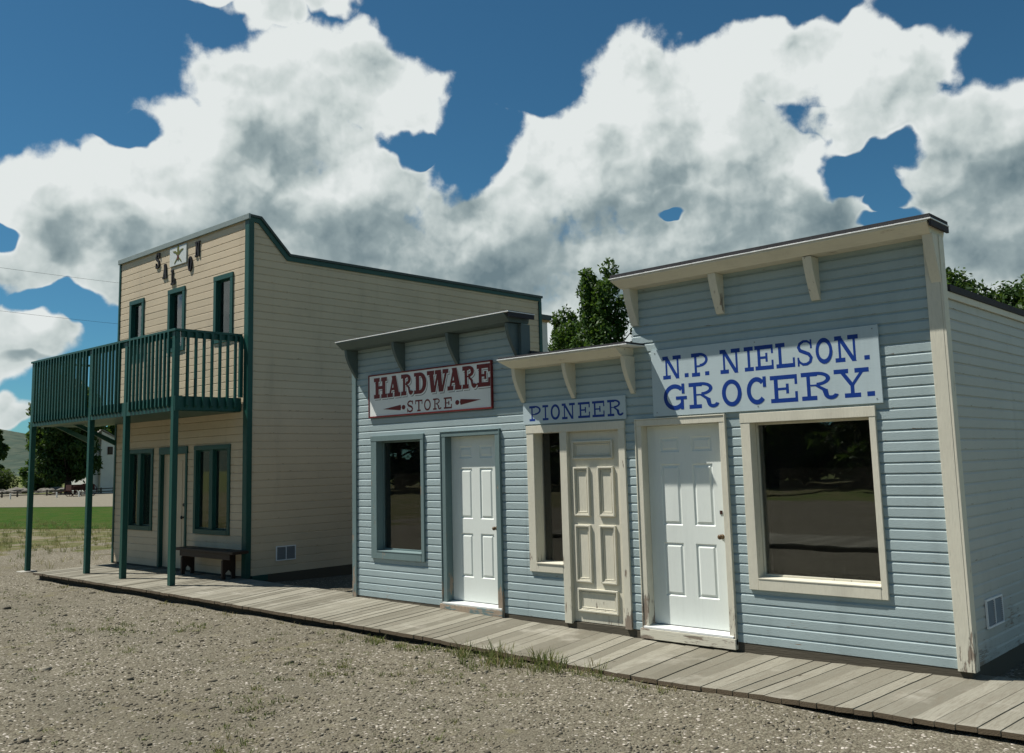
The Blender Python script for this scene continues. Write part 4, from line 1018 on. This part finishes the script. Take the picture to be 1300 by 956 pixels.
mb = MB(); mb.box(AX0, AX1, S + .004, S + .05, -.18, .058); mb.box(AX1 - .02, AX1, S + .052, AYD, -.2, .06); mb.build('skirt_board', M['skirt'], sal)
mb = MB(); mb.box(AX1 + .002, AX1 + .05, .31, .60, -.03, .062); mb.build('splash_block', M['green'], sal, bevel=.004)

# balcony
BX0, BX1, BY = -19.60, -13.80, -.954
mb = MB()
x = BX0 + .03
while x < BX1 - .05: mb.box(x, min(x + .136, BX1 - .03), BY + .032, S - .02, 2.885, 2.925); x += .142
mb.box(BX0 + .03, BX1 - .03, BY + .032, BY + .068, 2.7125, 2.884)
for i in range(12):
    x = BX0 + .10 + i * .5; mb.box(x, x + .04, BY + .07, S - .025, 2.72, 2.884)
bal = mb.build('balcony', M['green'], sal)
def sub(nm, mbx, m=None, bevel=.003): return mbx.build(nm, m or M['green'], bal, bevel=bevel)
sub('rim_board', MB().box(BX0 - .002, BX1 + .002, BY - .006 + .0, BY + .030, 2.700, 2.932))
sub('rim_board', MB().box(BX1 - .03, BX1 + .000, BY + .031, S - .019, 2.715, 2.935))
sub('rim_board', MB().box(BX0, BX0 + .03, BY + .031, S - .02, 2.700, 2.932))
sub('hand_rail', MB().box(BX0 - .05, BX1 + .02, BY - .035, BY + .075, 3.960, 3.998))
sub('hand_rail', MB().box(BX0 - .02, BX1 + .000, BY - .004, BY + .030, 3.868, 3.959))
sub('hand_rail', MB().box(BX1 - .08, BX1 + .02, BY + .076, S - .019, 3.960, 3.998))
sub('hand_rail', MB().box(BX1 - .035, BX1 - .001, BY + .090, S - .019, 3.868, 3.959))
sub('hand_rail', MB().box(BX0 - .03, BX0 + .07, BY + .076, S - .02, 3.960, 3.998))
POSTX = [-19.632, -16.953, -15.560, -13.915]
for i, x in enumerate(POSTX):
    zb_ = -.075 if i == 0 else bz(x) + .001
    y0 = BY - .012
    sub('post', MB().box(x, x + .089, y0, y0 + .089, zb_, 3.957), bevel=.004)
mb = MB(); mb.box(-19.74, -19.44, BY - .12, BY + .17, -.16, -.077); sub('footing', mb, M['concrete'], bevel=.012)
sub('post', MB().box(AX1 - .165, AX1 - .108, S - .080, S - .020, 2.94, 3.957))
# balusters nailed to the outside, each a 2x2 with a bevelled foot
bm_ = MB(); w = .038
bm_.prism([(BY - .0445, 2.790), (BY - .007, 2.752), (BY - .007, 3.959), (BY - .0445, 3.959)], -.019, .019, 'x')
proto = None
def baluster(x, y, side=False):
    global proto
    if proto is None:
        me = bpy.data.meshes.new('baluster')
        me.from_pydata([(a, b - BY, c_) for a, b, c_ in bm_.v], [], bm_.f); me.materials.append(M['green'])
        proto = me
    o = bpy.data.objects.new('baluster', proto); C.objects.link(o); o.parent = bal
    L = parent_loc(bal)
    if side: o.rotation_euler = (0, 0, R(90)); o.location = (x - L.x, y - L.y, -L.z)
    else: o.location = (x - L.x, BY - L.y, -L.z)
rr = random.Random(9)
x = BX1 - .19
while x > BX0 + .08:
    if not any(p - .035 < x < p + .124 for p in POSTX): baluster(x + rr.uniform(-.006, .006), 0)
    x -= .1325
for i in range(7): baluster(BX1 + .0005, -.775 + i * .1405, side=True)
for i in range(7): baluster(BX0 - .045 + .0, -.80 + i * .15, side=True)
sub('soffit', MB().box(BX0 + .031, BX1 - .031, BY + .031, S - .021, 2.704, 2.712), M['green'], bevel=0)
mb = MB(); mb.prism([(S - .02, 2.30), (S - .02, 2.40), (-.45, 2.699), (-.62, 2.699)], -18.47, -18.43, 'x'); sub('brace', mb)
mb = MB(); mb.prism([(S - .02, 2.30), (S - .02, 2.42), (-.45, 2.699), (-.62, 2.699)], -19.35, -19.31, 'x'); sub('brace', mb)

# wooden letters and the emblem board
def wood_letter(ch, cx, cz, lab, h=.27, w=.17):
    mb = MB()
    T = .22; Hh = .17
    gl = glyph(ch, w / h, T=.11 if ch == 'N' else .14, Hh=.12, K=.15)
    for i, poly in enumerate(gl): mb.prism([(cx - w / 2 + a * h, cz - h / 2 + b * h) for a, b in poly], S - .024 - .0002 * i, S - .002, 'y')
    o = mb.build('wooden_letter', M['black'])
    tag(o, lab, 'letter', 'letters spelling SALOON on the saloon front')
wood_letter('S', -16.83, 5.75, 'black wooden letter S, first of the row under the saloon cap', .29, .15)
wood_letter('A', -16.54, 5.50, 'black wooden letter A, between the S and the L on the saloon', .28, .17)
wood_letter('L', -16.22, 5.34, 'black wooden letter L, lowest letter, just under the emblem board', .28, .15)
wood_letter('O', -15.59, 5.49, 'black wooden letter O right of the emblem board on the saloon', .28, .14)
wood_letter('N', -15.335, 5.72, 'black wooden letter N, last and highest at the right', .28, .16)
mb = MB(); mb.box(-16.35, -15.73, S - .022, S - .001, 5.545, 5.90)
em = mb.build('emblem_board', paint('white_emblem_board', (.58, .62, .60), rough=.5), bevel=.002); tag(em, 'white board with a green and yellow flower emblem between the saloon letters', 'sign')
mb = MB(); ex, ez = -16.03, 5.745
def petal(a, l, w_, x0=0, z0=0, t=0):
    pts = []
    for k in range(12):
        u_ = k / 12 * 2 * math.pi; px_ = l / 2 + l / 2 * math.cos(u_); pz_ = w_ / 2 * math.sin(u_)
        pts.append((ex + x0 + px_ * math.cos(a) - pz_ * math.sin(a), ez + z0 + px_ * math.sin(a) + pz_ * math.cos(a)))
    mb.prism(pts, S - .0262 - t, S - .0222, 'y')
petal(R(90), .17, .07, t=.0002); petal(R(40), .15, .045, .01, -.02, .0004); petal(R(140), .15, .045, -.01, -.02, .0006); petal(R(-90), .13, .055, 0, .0, .0008); petal(R(-40), .18, .03, 0, -.05, .001); petal(R(-140), .18, .03, 0, -.05, .0012)
petal(R(15), .17, .035, .03, .03, .0014); petal(R(165), .17, .035, -.03, .03, .0016)
mb.build('flower', paint('olive_green_paint', (.13, .14, .03)), em)
mb = MB(); mb.prism([(ex + .035 * math.cos(k), ez - .06 + .05 * math.sin(k)) for k in [i * .628 for i in range(10)]], S - .030, S - .028, 'y'); mb.build('flower_heart', paint('red_brown_paint', (.12, .035, .02)), em)

# ------------------------------------------------------------------ bench
bench = empty('wooden_bench', (-14.4, 0, bz(-14.4)), 'dark brown wooden bench under the right window of the saloon', 'bench')
B0 = bz(-14.4) + .001
MB().box(-15.32, -13.47, -.12, .17, B0 + .405, B0 + .450).build('seat', M['brown_wood'], bench, bevel=.006)
MB().box(-15.20, -13.60, -.095, -.070, B0 + .315, B0 + .4045).build('apron', M['brown_wood'], bench, bevel=.004)
def bench_leg(x):
    pts = [(-.09, 0), (-.03, 0), (-.03, .10), (.025, .15), (.08, .10), (.08, 0), (.145, 0), (.145, .4045), (-.069, .4045), (-.069, .30), (-.09, .30)]
    mb = MB(); mb.prism([(a, B0 + b) for a, b in pts], x, x + .045, 'x'); return mb.build('leg', M['brown_wood'], bench, bevel=.004)
bench_leg(-15.17); bench_leg(-13.86)

# ================================================================== trees and plants
def leaf_cloud(name, centers, radii, n, size, m, parent=None, squash=1.0, up=.25, aspect=.75, seed=1):
    r_ = np.random.default_rng(seed)
    c_ = np.asarray(centers); rad = np.asarray(radii)
    w = rad ** 2; w = w / w.sum()
    idx = r_.choice(len(c_), n, p=w)
    dirs = r_.normal(0, 1, (n, 3)); dirs /= np.linalg.norm(dirs, axis=1)[:, None]
    rr_ = rad[idx] * r_.uniform(.35, 1.0, n) ** .5 * (1 + r_.normal(0, .10, n))
    p = c_[idx] + dirs * rr_[:, None] * np.array([1, 1, squash])
    nrm = r_.normal(0, 1, (n, 3)) + dirs * .7 + np.array([0, 0, up]); nrm /= np.linalg.norm(nrm, axis=1)[:, None]
    a = np.cross(nrm, r_.normal(0, 1, (n, 3))); a /= np.linalg.norm(a, axis=1)[:, None]
    b = np.cross(nrm, a)
    s = (size * r_.uniform(.6, 1.35, n))[:, None]
    V = np.stack([p - a * s, p + b * s * aspect * .6 - a * s * .1, p + a * s, p - b * s * aspect * .6 - a * s * .1], 1).reshape(-1, 3)
    F = np.arange(n * 4)
    tone = np.clip(r_.normal(.45, .25, n) + (idx % 5 - 2) * .07, 0, 1)
    return np_mesh(name, V, F, 4, m, parent, tone)
def limb_tree(loc, H, label, cat, group, leafm, n, size, shape='round', Wd=None, seed=1, trunk_h=.2, r0=None, nclump=60, name='tree'):
    rr = random.Random(seed)
    x0, y0, z0 = loc
    Wd = Wd or H * .35
    t = empty(name, loc, label, cat, group)
    mb = MB(); r0 = r0 or H * .022
    tip = (x0 + rr.uniform(-.03, .03) * H, y0 + rr.uniform(-.03, .03) * H, z0 + H * .9)
    pts = [(x0, y0, z0 - .1)]
    for i in range(1, 6):
        k = i / 5; pts.append((x0 + (tip[0] - x0) * k + rr.uniform(-.01, .01) * H, y0 + (tip[1] - y0) * k + rr.uniform(-.01, .01) * H, z0 + H * .9 * k))
    mb.tube(pts, [r0 * (1.25 - .22 * i) if i else r0 * 1.5 for i in range(6)], 10)
    centers = []; radii = []
    spires = [(0, 0, 1.0)] + [(Wd * rr.uniform(.45, 1.0) * math.cos(a_), Wd * rr.uniform(.45, 1.0) * math.sin(a_), rr.uniform(.78, .97)) for a_ in [rr.uniform(0, 6.28) for _ in range(9)]]
    for i in range(nclump):
        k = trunk_h + (1 - trunk_h) * ((i + rr.random()) / nclump)
        if shape == 'poplar': env = Wd * (math.sin(min(1, (k - trunk_h) / (1 - trunk_h) * 1.02) * math.pi) ** .55) * (1.0 if k < .8 else .9)
        elif shape == 'round': env = Wd * math.sqrt(max(.02, 1 - ((k - (trunk_h + .42 * (1 - trunk_h))) / (.60 * (1 - trunk_h))) ** 2))
        else: env = Wd * (1.05 - .5 * abs(k - .5))
        a = rr.uniform(0, 6.283); q = env * math.sqrt(rr.uniform(.10, 1))
        c_ = (x0 + (tip[0] - x0) * k + q * math.cos(a), y0 + (tip[1] - y0) * k + q * math.sin(a), z0 + H * k)
        if shape == 'poplar':
            rad = H * rr.uniform(.022, .042); sx_, sy_, sh_ = spires[i % len(spires)]; fan = min(1, (k - trunk_h) / .45)
            kz = trunk_h + (k - trunk_h) * (sh_ - trunk_h) / (1 - trunk_h); wob_ = H * .022 * (1.25 - k)
            c_ = (x0 + sx_ * fan + rr.gauss(0, wob_), y0 + sy_ * fan + rr.gauss(0, wob_), z0 + H * kz)
        else: rad = H * rr.uniform(.05, .10)
        centers.append(c_); radii.append(rad)
        if i % 3 == 0:
            kb = max(trunk_h * .8, k - rr.uniform(.10, .22)); bp = Vector((x0 + (tip[0] - x0) * kb, y0 + (tip[1] - y0) * kb, z0 + H * .9 * kb / .9 * .9))
            mid = (bp + Vector(c_)) / 2 + Vector((0, 0, -.02 * H))
            rb = r0 * (1.1 - kb) * .5
            mb.tube([bp, mid, c_], [rb, rb * .6, rb * .2], 6)
    mb.build('trunk', M['bark'], t, smooth=True, fix=False)
    leaf_cloud('crown', centers, radii, n, size, leafm, t, squash=1.25 if shape == 'poplar' else .8, seed=seed)
    return t
# poplars behind the low shop
PG = 'poplars behind the shops'
limb_tree((-28.3, 30.0, -.1), 12.0, 'tallest dense green poplar rising behind the small shop, beside the grocery cornice', 'tree', PG, M['leaf'], 26000, .12, 'poplar', 1.5, 3, .12, nclump=210)
limb_tree((-30.35, 30.4, -.1), 9.9, 'short slim poplar between the tallest poplar and the leftmost one', 'tree', PG, M['leaf'], 12000, .115, 'poplar', .42, 5, .12, nclump=110)
limb_tree((-32.35, 31.0, -.1), 10.5, 'leftmost green poplar behind the shops, next to the saloon rear corner', 'tree', PG, M['leaf'], 18000, .115, 'poplar', 1.0, 8, .12, nclump=130)
limb_tree((-26.3, 31.5, -.1), 10.4, 'green poplar mostly hidden behind the left end of the grocery cornice', 'tree', PG, M['leaf'], 15000, .115, 'poplar', 1.0, 12, .12, nclump=110)
DG = 'leafy trees behind the grocery'
limb_tree((-9.6, 22.5, -.1), 7.3, 'dark leafy tree touching the right corner of the grocery false front', 'tree', DG, M['leaf_dark'], 16000, .10, 'round', 1.2, 21, .25, nclump=70)
limb_tree((-8.35, 23.5, -.1), 6.6, 'low dark leafy tree above the grocery side roof, second from the left', 'tree', DG, M['leaf_dark'], 13000, .10, 'round', 1.25, 22, .25, nclump=60)
limb_tree((-6.7, 22.0, -.1), 6.9, 'brighter green leafy tree at the right edge above the grocery side roof', 'tree', DG, M['leaf'], 14000, .10, 'round', 1.0, 27, .25, nclump=60)
limb_tree((-4.6, 24.5, -.1), 6.9, 'leafy tree just beyond the right edge of the picture', 'tree', DG, M['leaf'], 9000, .12, 'round', 1.6, 29, .25, nclump=40)
# trees far to the left
LG = 'shade trees beyond the gravel road'
limb_tree((-90.3, 28.3, -.5), 10.6, 'broad dark shade tree beyond the gravel road, with its trunk clear of the crown', 'tree', LG, M['leaf_dark'], 40000, .20, 'round', 2.75, 31, .20, r0=.26, nclump=120)
limb_tree((-97, 32.6, -.5), 10.0, 'bright green shade tree beside the white shed', 'tree', LG, M['leaf'], 20000, .20, 'round', 1.5, 33, .12, r0=.25, nclump=80)
limb_tree((-112, 34.4, -.6), 9.0, 'bushy green tree left of the broad dark shade tree', 'tree', LG, M['leaf'], 20000, .24, 'round', 2.0, 35, .10, r0=.25, nclump=80)
limb_tree((-150, 41.0, -.6), 9.0, 'green tree cut by the left edge of the picture', 'tree', LG, M['leaf_dark'], 12000, .30, 'round', 1.6, 36, .10, r0=.25, nclump=50)
limb_tree((-126, 47.0, -.6), 10.0, 'distant green tree seen between balcony posts behind the shade tree', 'tree', LG, M['leaf_dark'], 18000, .30, 'round', 5.0, 38, .10, r0=.25, nclump=60)
# low shrubs at the edge of the pasture
def shrub(x, y, h, w, label, seed, m='leaf_bush'):
    r_ = random.Random(seed)
    cs = [(x + r_.uniform(-w, w) * .7, y + r_.uniform(-w, w) * .7, -.3 + h * r_.uniform(.2, .75)) for _ in range(16)]
    t = empty('shrub', (x, y, -.3), label, 'shrub', 'shrubs along the pasture')
    mb = MB()
    for c_ in cs[:7]: mb.tube([(x, y, -.4), ((x + c_[0]) / 2, (y + c_[1]) / 2, c_[2] * .4), c_], [.08, .05, .02], 5)
    mb.build('stem', M['bark'], t, fix=False)
    leaf_cloud('foliage', cs, [h * .28] * 16, 6000, .16, M[m], t, seed=seed)
shrub(-128, 34.5, 3.4, 3.0, 'pale green shrub at the left edge beyond the pasture', 41)
shrub(-122, 38.5, 3.0, 3.2, 'dark green shrub below the distant hillside, right of the pale one', 42, 'leaf_dark')
shrub(-118, 41.5, 2.6, 2.6, 'low green shrub between the first post and the big shade tree', 43, 'leaf_dark')
# unseen trees added across the street to darken reflections in the shop windows
for i, (x, y, h_) in enumerate([(-34, -44, 11), (-44, -42, 11), (-24, -50, 12), (-14, -48, 10), (-4, -50, 11), (6, -47, 12), (-52, -44, 10), (-40, -48, 13), (-38, -58, 15), (-20, -60, 15), (-50, -52, 15), (-8, -60, 15), (-29, -47, 11), (-33, -62, 15), (-19, -44, 10), (-57, -40, 8.5), (-50, -37, 8)]):
    lab = ['dark tree across the street straight opposite the hardware store', 'second dark tree from the far end across the street', 'dark tree across the street opposite the small middle shop', 'dark tree across the street opposite the grocery door', 'dark tree across the street opposite the big grocery window', 'dark tree across the street, nearest one on the grocery side', 'dark tree across the street opposite the saloon', 'tall tree at the far end across the street', 'tall tree in the back row across the street, opposite the hardware store', 'tall tree in the back row across the street, opposite the small shop', 'tall tree in the back row across the street, left of the hardware store', 'tall tree in the back row across the street, opposite the grocery window', 'low tree in the front row between the hardware store and small shop', 'tallest tree past the saloon across the street', 'lowest tree in the front row across the street', 'small round tree across the street near the saloon end', 'smallest tree across the street, opposite the alley by the saloon'][i]
    if i == 0: mt = limb_tree((x, y, -.1), h_, lab, 'tree', 'trees across the street', M['leaf_dark'], 9000, .34, 'round', 4.4, 51, .06, nclump=60)
    else:
        o = mt.copy(); C.objects.link(o); o['label'] = lab; o.location = (x, y, -.1); o.rotation_euler = (0, 0, i * 1.3); o.scale = (1.15, 1.15, h_ / 11)
        for ch in mt.children: k = ch.copy(); C.objects.link(k); k.parent = o

# weeds along the edge of the walk and in the gravel
def tufts(name, spots, m, blades, hmin, hmax, seed):
    r_ = np.random.default_rng(seed)
    Vs = []; F = []; tn = []
    base = 0
    for (x, y, z, sc) in spots:
        nb = int(blades * r_.uniform(.5, 1.4))
        for _ in range(nb):
            a = r_.uniform(0, 6.283); rad = abs(r_.normal(0, .035)) * (1 + sc)
            bx, by = x + rad * math.cos(a), y + rad * math.sin(a)
            h = r_.uniform(hmin, hmax) * sc; lean = r_.uniform(.1, .8) * h; la = a + r_.normal(0, .8)
            w = r_.uniform(.0016, .0036) * (1 + .4 * sc); wa = r_.uniform(0, 3.14)
            wx, wy = w * math.cos(wa), w * math.sin(wa)
            p0 = (bx, by, z); p1 = (bx + .35 * lean * math.cos(la), by + .35 * lean * math.sin(la), z + h * .6); p2 = (bx + lean * math.cos(la), by + lean * math.sin(la), z + h)
            Vs += [(p0[0] - wx, p0[1] - wy, z), (p0[0] + wx, p0[1] + wy, z), (p1[0] + wx, p1[1] + wy, p1[2]), (p1[0] - wx, p1[1] - wy, p1[2]),
                   (p2[0] + wx * .2, p2[1] + wy * .2, p2[2]), (p2[0] - wx * .2, p2[1] - wy * .2, p2[2])]
            F += [base, base + 1, base + 2, base + 3, base + 3, base + 2, base + 4, base + 5]; base += 6
            t = r_.uniform(0, 1); tn += [t, min(1, t + .15)]
            if m is M['weed'] and r_.random() < .55:      # small side leaves
                for q in (.45, .75):
                    cx, cy, cz = (p0[0] + (p2[0] - p0[0]) * q, p0[1] + (p2[1] - p0[1]) * q, z + h * q)
                    l = r_.uniform(.008, .018) * (1 + sc * .5); aa = r_.uniform(0, 6.283)
                    dx_, dy_ = l * math.cos(aa), l * math.sin(aa)
                    Vs += [(cx, cy, cz), (cx + dx_ * .5 - dy_ * .3, cy + dy_ * .5 + dx_ * .3, cz + .003), (cx + dx_, cy + dy_, cz + .006), (cx + dx_ * .5 + dy_ * .3, cy + dy_ * .5 - dx_ * .3, cz + .003)]
                    F += [base, base + 1, base + 2, base + 3]; base += 4; tn.append(min(1, t + .1))
    return tag(np_mesh(name, np.array(Vs), F, 4, m, tone=tn), kind='stuff')
r2 = random.Random(77)
edge = []
for _ in range(110):
    x = r2.choice([r2.gauss(-6.2, .55), r2.gauss(-6.2, .55), r2.gauss(-5.3, .35), r2.gauss(-7.7, .5), r2.uniform(-9.2, -4.6)])
    edge.append((x, -1.43 - abs(r2.gauss(0, .16)), -.10, r2.uniform(.35, .9) * (1.1 if -7 < x < -5.6 else .6)))
for _ in range(16):
    x = r2.gauss(-6.1, .5); edge.append((x, -1.40 - r2.random() * .05, -.08, r2.uniform(.9, 1.4)))
lot = []
for cx, cy, nn, sp in [(-11.5, -2.9, 26, .35), (-9.8, -3.3, 22, .3), (-13.8, -2.8, 24, .5), (-10.6, -2.3, 16, .3), (-8.6, -2.1, 20, .3), (-9.4, -1.9, 14, .3), (-7.5, -2.8, 16, .25), (-12.6, -4.2, 14, .3), (-6.6, -1.95, 26, .3), (-5.4, -2.6, 18, .4), (-7.1, -3.9, 20, .3), (-4.9, -3.6, 18, .4), (-17.5, -3.4, 30, .8), (-16, -5, 14, .5), (-6.0, -4.6, 12, .3)]:
    for _ in range(nn): lot.append((r2.gauss(cx, sp), r2.gauss(cy, sp * .7), -.115, r2.uniform(.18, .42)))
for _ in range(420): lot.append((r2.uniform(-17, -3.5), r2.uniform(-6.5, -1.7), -.115, r2.uniform(.1, .28)))
tufts('weeds', edge + lot, M['weed'], 11, .04, .14, 1)
tufts('dry_stems', [e for e in edge if r2.random() < .55] + [e for e in lot if r2.random() < .35] + [(r2.uniform(-17, -3), -1.46 - abs(r2.gauss(0, .06)), -.11, r2.uniform(.2, .5)) for _ in range(120)], M['straw'], 10, .04, .13, 2)
far = []
for _ in range(2600):
    x = r2.uniform(-40, -19.8); y = r2.uniform(-7, 9) if x > -24 else r2.uniform(-9, 7)
    if r2.random() < .6: far.append((x, y, -.12, r2.uniform(.5, 1.3)))
tufts('grass', [f for f in far if not (f[0] > -23 and r2.random() < .55)], M['straw'], 9, .06, .20, 3)
tufts('grass', [f for f in far if f[0] < -22 and r2.random() < .8], M['weed'], 9, .06, .18, 4)

# ------------------------------------------------------------------ white shed far left
shed = empty('white_shed', (-92.5, 33.2, -.5), 'tall white wooden shed with a shingle roof beyond the gravel road', 'shed')
mb = MB(); mb.prism([(31.95, -.6), (36.2, -.6), (36.2, 4.15), (31.95, 5.03)], -95.6, -92.0, 'x') if False else None
mb = MB()      # body, gable towards the street
mb.prism([(-97.0, -.6), (-92.0, -.6), (-92.0, 4.6), (-94.5, 4.6), (-97.0, 4.6)], 32.0, 35.2, 'y')
mb.prism([(32.0, 4.60), (35.2, 4.60), (33.6, 5.9)] if False else [(32.0, 4.6), (34.6, 4.6), (32.0, 5.85)], -96.9, -92.0, 'x')
mb.build('wall', M['white_wall'], shed)
mb = MB(); mb.prism([(32.0, 5.93), (30.7, 4.85), (30.7, 4.97), (32.0, 6.05), (34.9, 4.40), (34.9, 4.28)], -97.1, -91.85, 'x'); mb.build('roof', paint('grey_shingles', (.22, .21, .19), rough=.95, grain=(3, 3, 30)), shed)
mb = MB(); mb.box(-96.5, -92.4, 30.9, 31.98, -.6, 4.15); mb.build('lean_to', M['white_wall'], shed)
mb = MB(); mb.box(-92.0, -91.95, 32.62, 33.12, 3.55, 4.30); wf = mb.build('window', M['rust'], shed)
mb = MB(); mb.box(-91.949, -91.94, 32.70, 33.04, 3.63, 4.22); mb.build('pane', M['inner'], wf)
# old farm wagon
wag = empty('farm_wagon', (-80.0, 25.1, -.12), 'rusty red horse wagon with spoked wheels near the white shed', 'wagon')
def wheel(x, y, r_):
    mb = MB(); n_ = 18; zc = -.10 + r_
    mb.tube([(x + 0, y + r_ * math.cos(k * 2 * math.pi / n_), zc + r_ * math.sin(k * 2 * math.pi / n_)) for k in range(n_ + 1)], .035, 6, cap=False)
    for k in range(8): mb.tube([(x, y, zc), (x, y + r_ * math.cos(k * math.pi / 4), zc + r_ * math.sin(k * math.pi / 4))], .022, 5)
    mb.tube([(x - .08, y, zc), (x + .08, y, zc)], .07, 8)
    return mb.build('wheel', M['rust'], wag)
for x in (-79.4, -80.7):
    wheel(x, 24.55, .42); wheel(x, 25.75, .50)
mb = MB(); mb.box(-80.6, -79.5, 24.2, 26.1, .42, .52); mb.box(-80.6, -80.55, 24.2, 26.1, .52, .86); mb.box(-79.55, -79.5, 24.2, 26.1, .52, .86); mb.box(-80.55, -79.55, 24.2, 24.25, .52, .86); mb.build('wagon_bed', M['rust'], wag)
mb = MB(); mb.tube([(-80, 24.2, .40), (-80, 22.6, .15)], .04, 6); mb.tube([(-80.8, 24.55, .32), (-79.3, 24.55, .32)], .035, 6); mb.tube([(-80.8, 25.75, .40), (-79.3, 25.75, .40)], .035, 6); mb.build('shaft', M['rust'], wag)
# white stakes by the road
for i, (x, y, lab) in enumerate([(-79.5, 19.5, 'short white stake by the gravel road, left of the first balcony post'), (-78.2, 22.5, 'short white stake by the gravel road in front of the shade tree'), (-77.6, 24.0, 'short white stake by the gravel road in front of the wagon')]):
    mb = MB(); mb.prism([(x - .05, y), (x + .05, y), (x + .05, y + .09), (x - .05, y + .09)], -.14, .36, 'z')
    tag(mb.build('stake', M['stake'], bevel=.004), lab, 'stake', 'white stakes by the road')
# low rail fence behind them
fe = empty('rail_fence', (-86, 24, -.2), 'low grey rail fence along the far side of the gravel road', 'fence')
for k in range(14):
    x = -84.6 - k * .35; y = 14.5 + k * 1.35
    MB().box(x - .06, x + .06, y - .06, y + .06, -.4, .42).build('post', M['skirt'], fe)
for zz in (.05, .32):
    mb = MB(); mb.tube([(-84.6, 14.5, zz), (-84.6 - 13 * .35, 14.5 + 13 * 1.35, zz)], .045, 6); mb.build('rail', M['skirt'], fe)
# line of boulders and rubble beyond the pasture
def boulders():
    r_ = np.random.default_rng(5); mb = MB()
    import bmesh
    bm = bmesh.new()
    for k in range(240):
        t = r_.uniform(0, 1); x = -100 - r_.uniform(0, 9) - 6 * (1 - t); y = 22 + 26 * t + r_.normal(0, 1.0)
        s = r_.uniform(.18, .62)
        g_ = bmesh.ops.create_icosphere(bm, subdivisions=2, radius=s)
        off = Vector((x, y, -.35 + r_.uniform(0, .45)))
        for v_ in g_['verts']:
            q = v_.co.copy(); v_.co = Vector((q.x * 1.3, q.y * 1.2, q.z * .75)) * (1 + .18 * math.sin(q.x * 9 / s + k) * math.cos(q.y * 7 / s + k * 2)) + off
    me = bpy.data.meshes.new('boulders'); bm.to_mesh(me); bm.free(); me.materials.append(M['rock'])
    o = bpy.data.objects.new('boulders', me); C.objects.link(o); tag(o, kind='stuff')
boulders()
# building behind the saloon
ob = empty('back_building', (-15.6, 10.5, -.1), 'small building with dark flat roof edge showing behind the saloon rear corner', 'building')
MB().box(-18.2, -14.68, 8.78, 9.04, -.2, 5.12).build('parapet', M['white_wall'], ob)
MB().box(-18.2, -14.68, 9.041, 13.0, -.2, 3.3).build('wall', M['white_wall'], ob)
MB().box(-18.3, -14.6, 8.70, 9.12, 5.165, 5.29).build('roof', M['green_cap'], ob, bevel=.006)
MB().box(-18.25, -14.63, 8.73, 9.09, 5.121, 5.164).build('fascia', paint('ochre_fascia', (.42, .26, .10)), ob)
# power lines
for i, (za, zb_, lab) in enumerate([(14.14, 14.10, 'upper thin power line crossing the sky left of the saloon'), (11.52, 11.38, 'lower thin power line crossing the sky left of the saloon')]):
    mb = MB(); pts = []
    for k in range(25):
        t = -1.2 + k * .2; pts.append((-60, 11.65 + 7.46 * t, za + (zb_ - za) * t + .012 * (t - .5) ** 2 * 7))
    mb.tube(pts, .008, 5); tag(mb.build('power_line', M['iron'], fix=False), lab, 'wire', 'power lines')
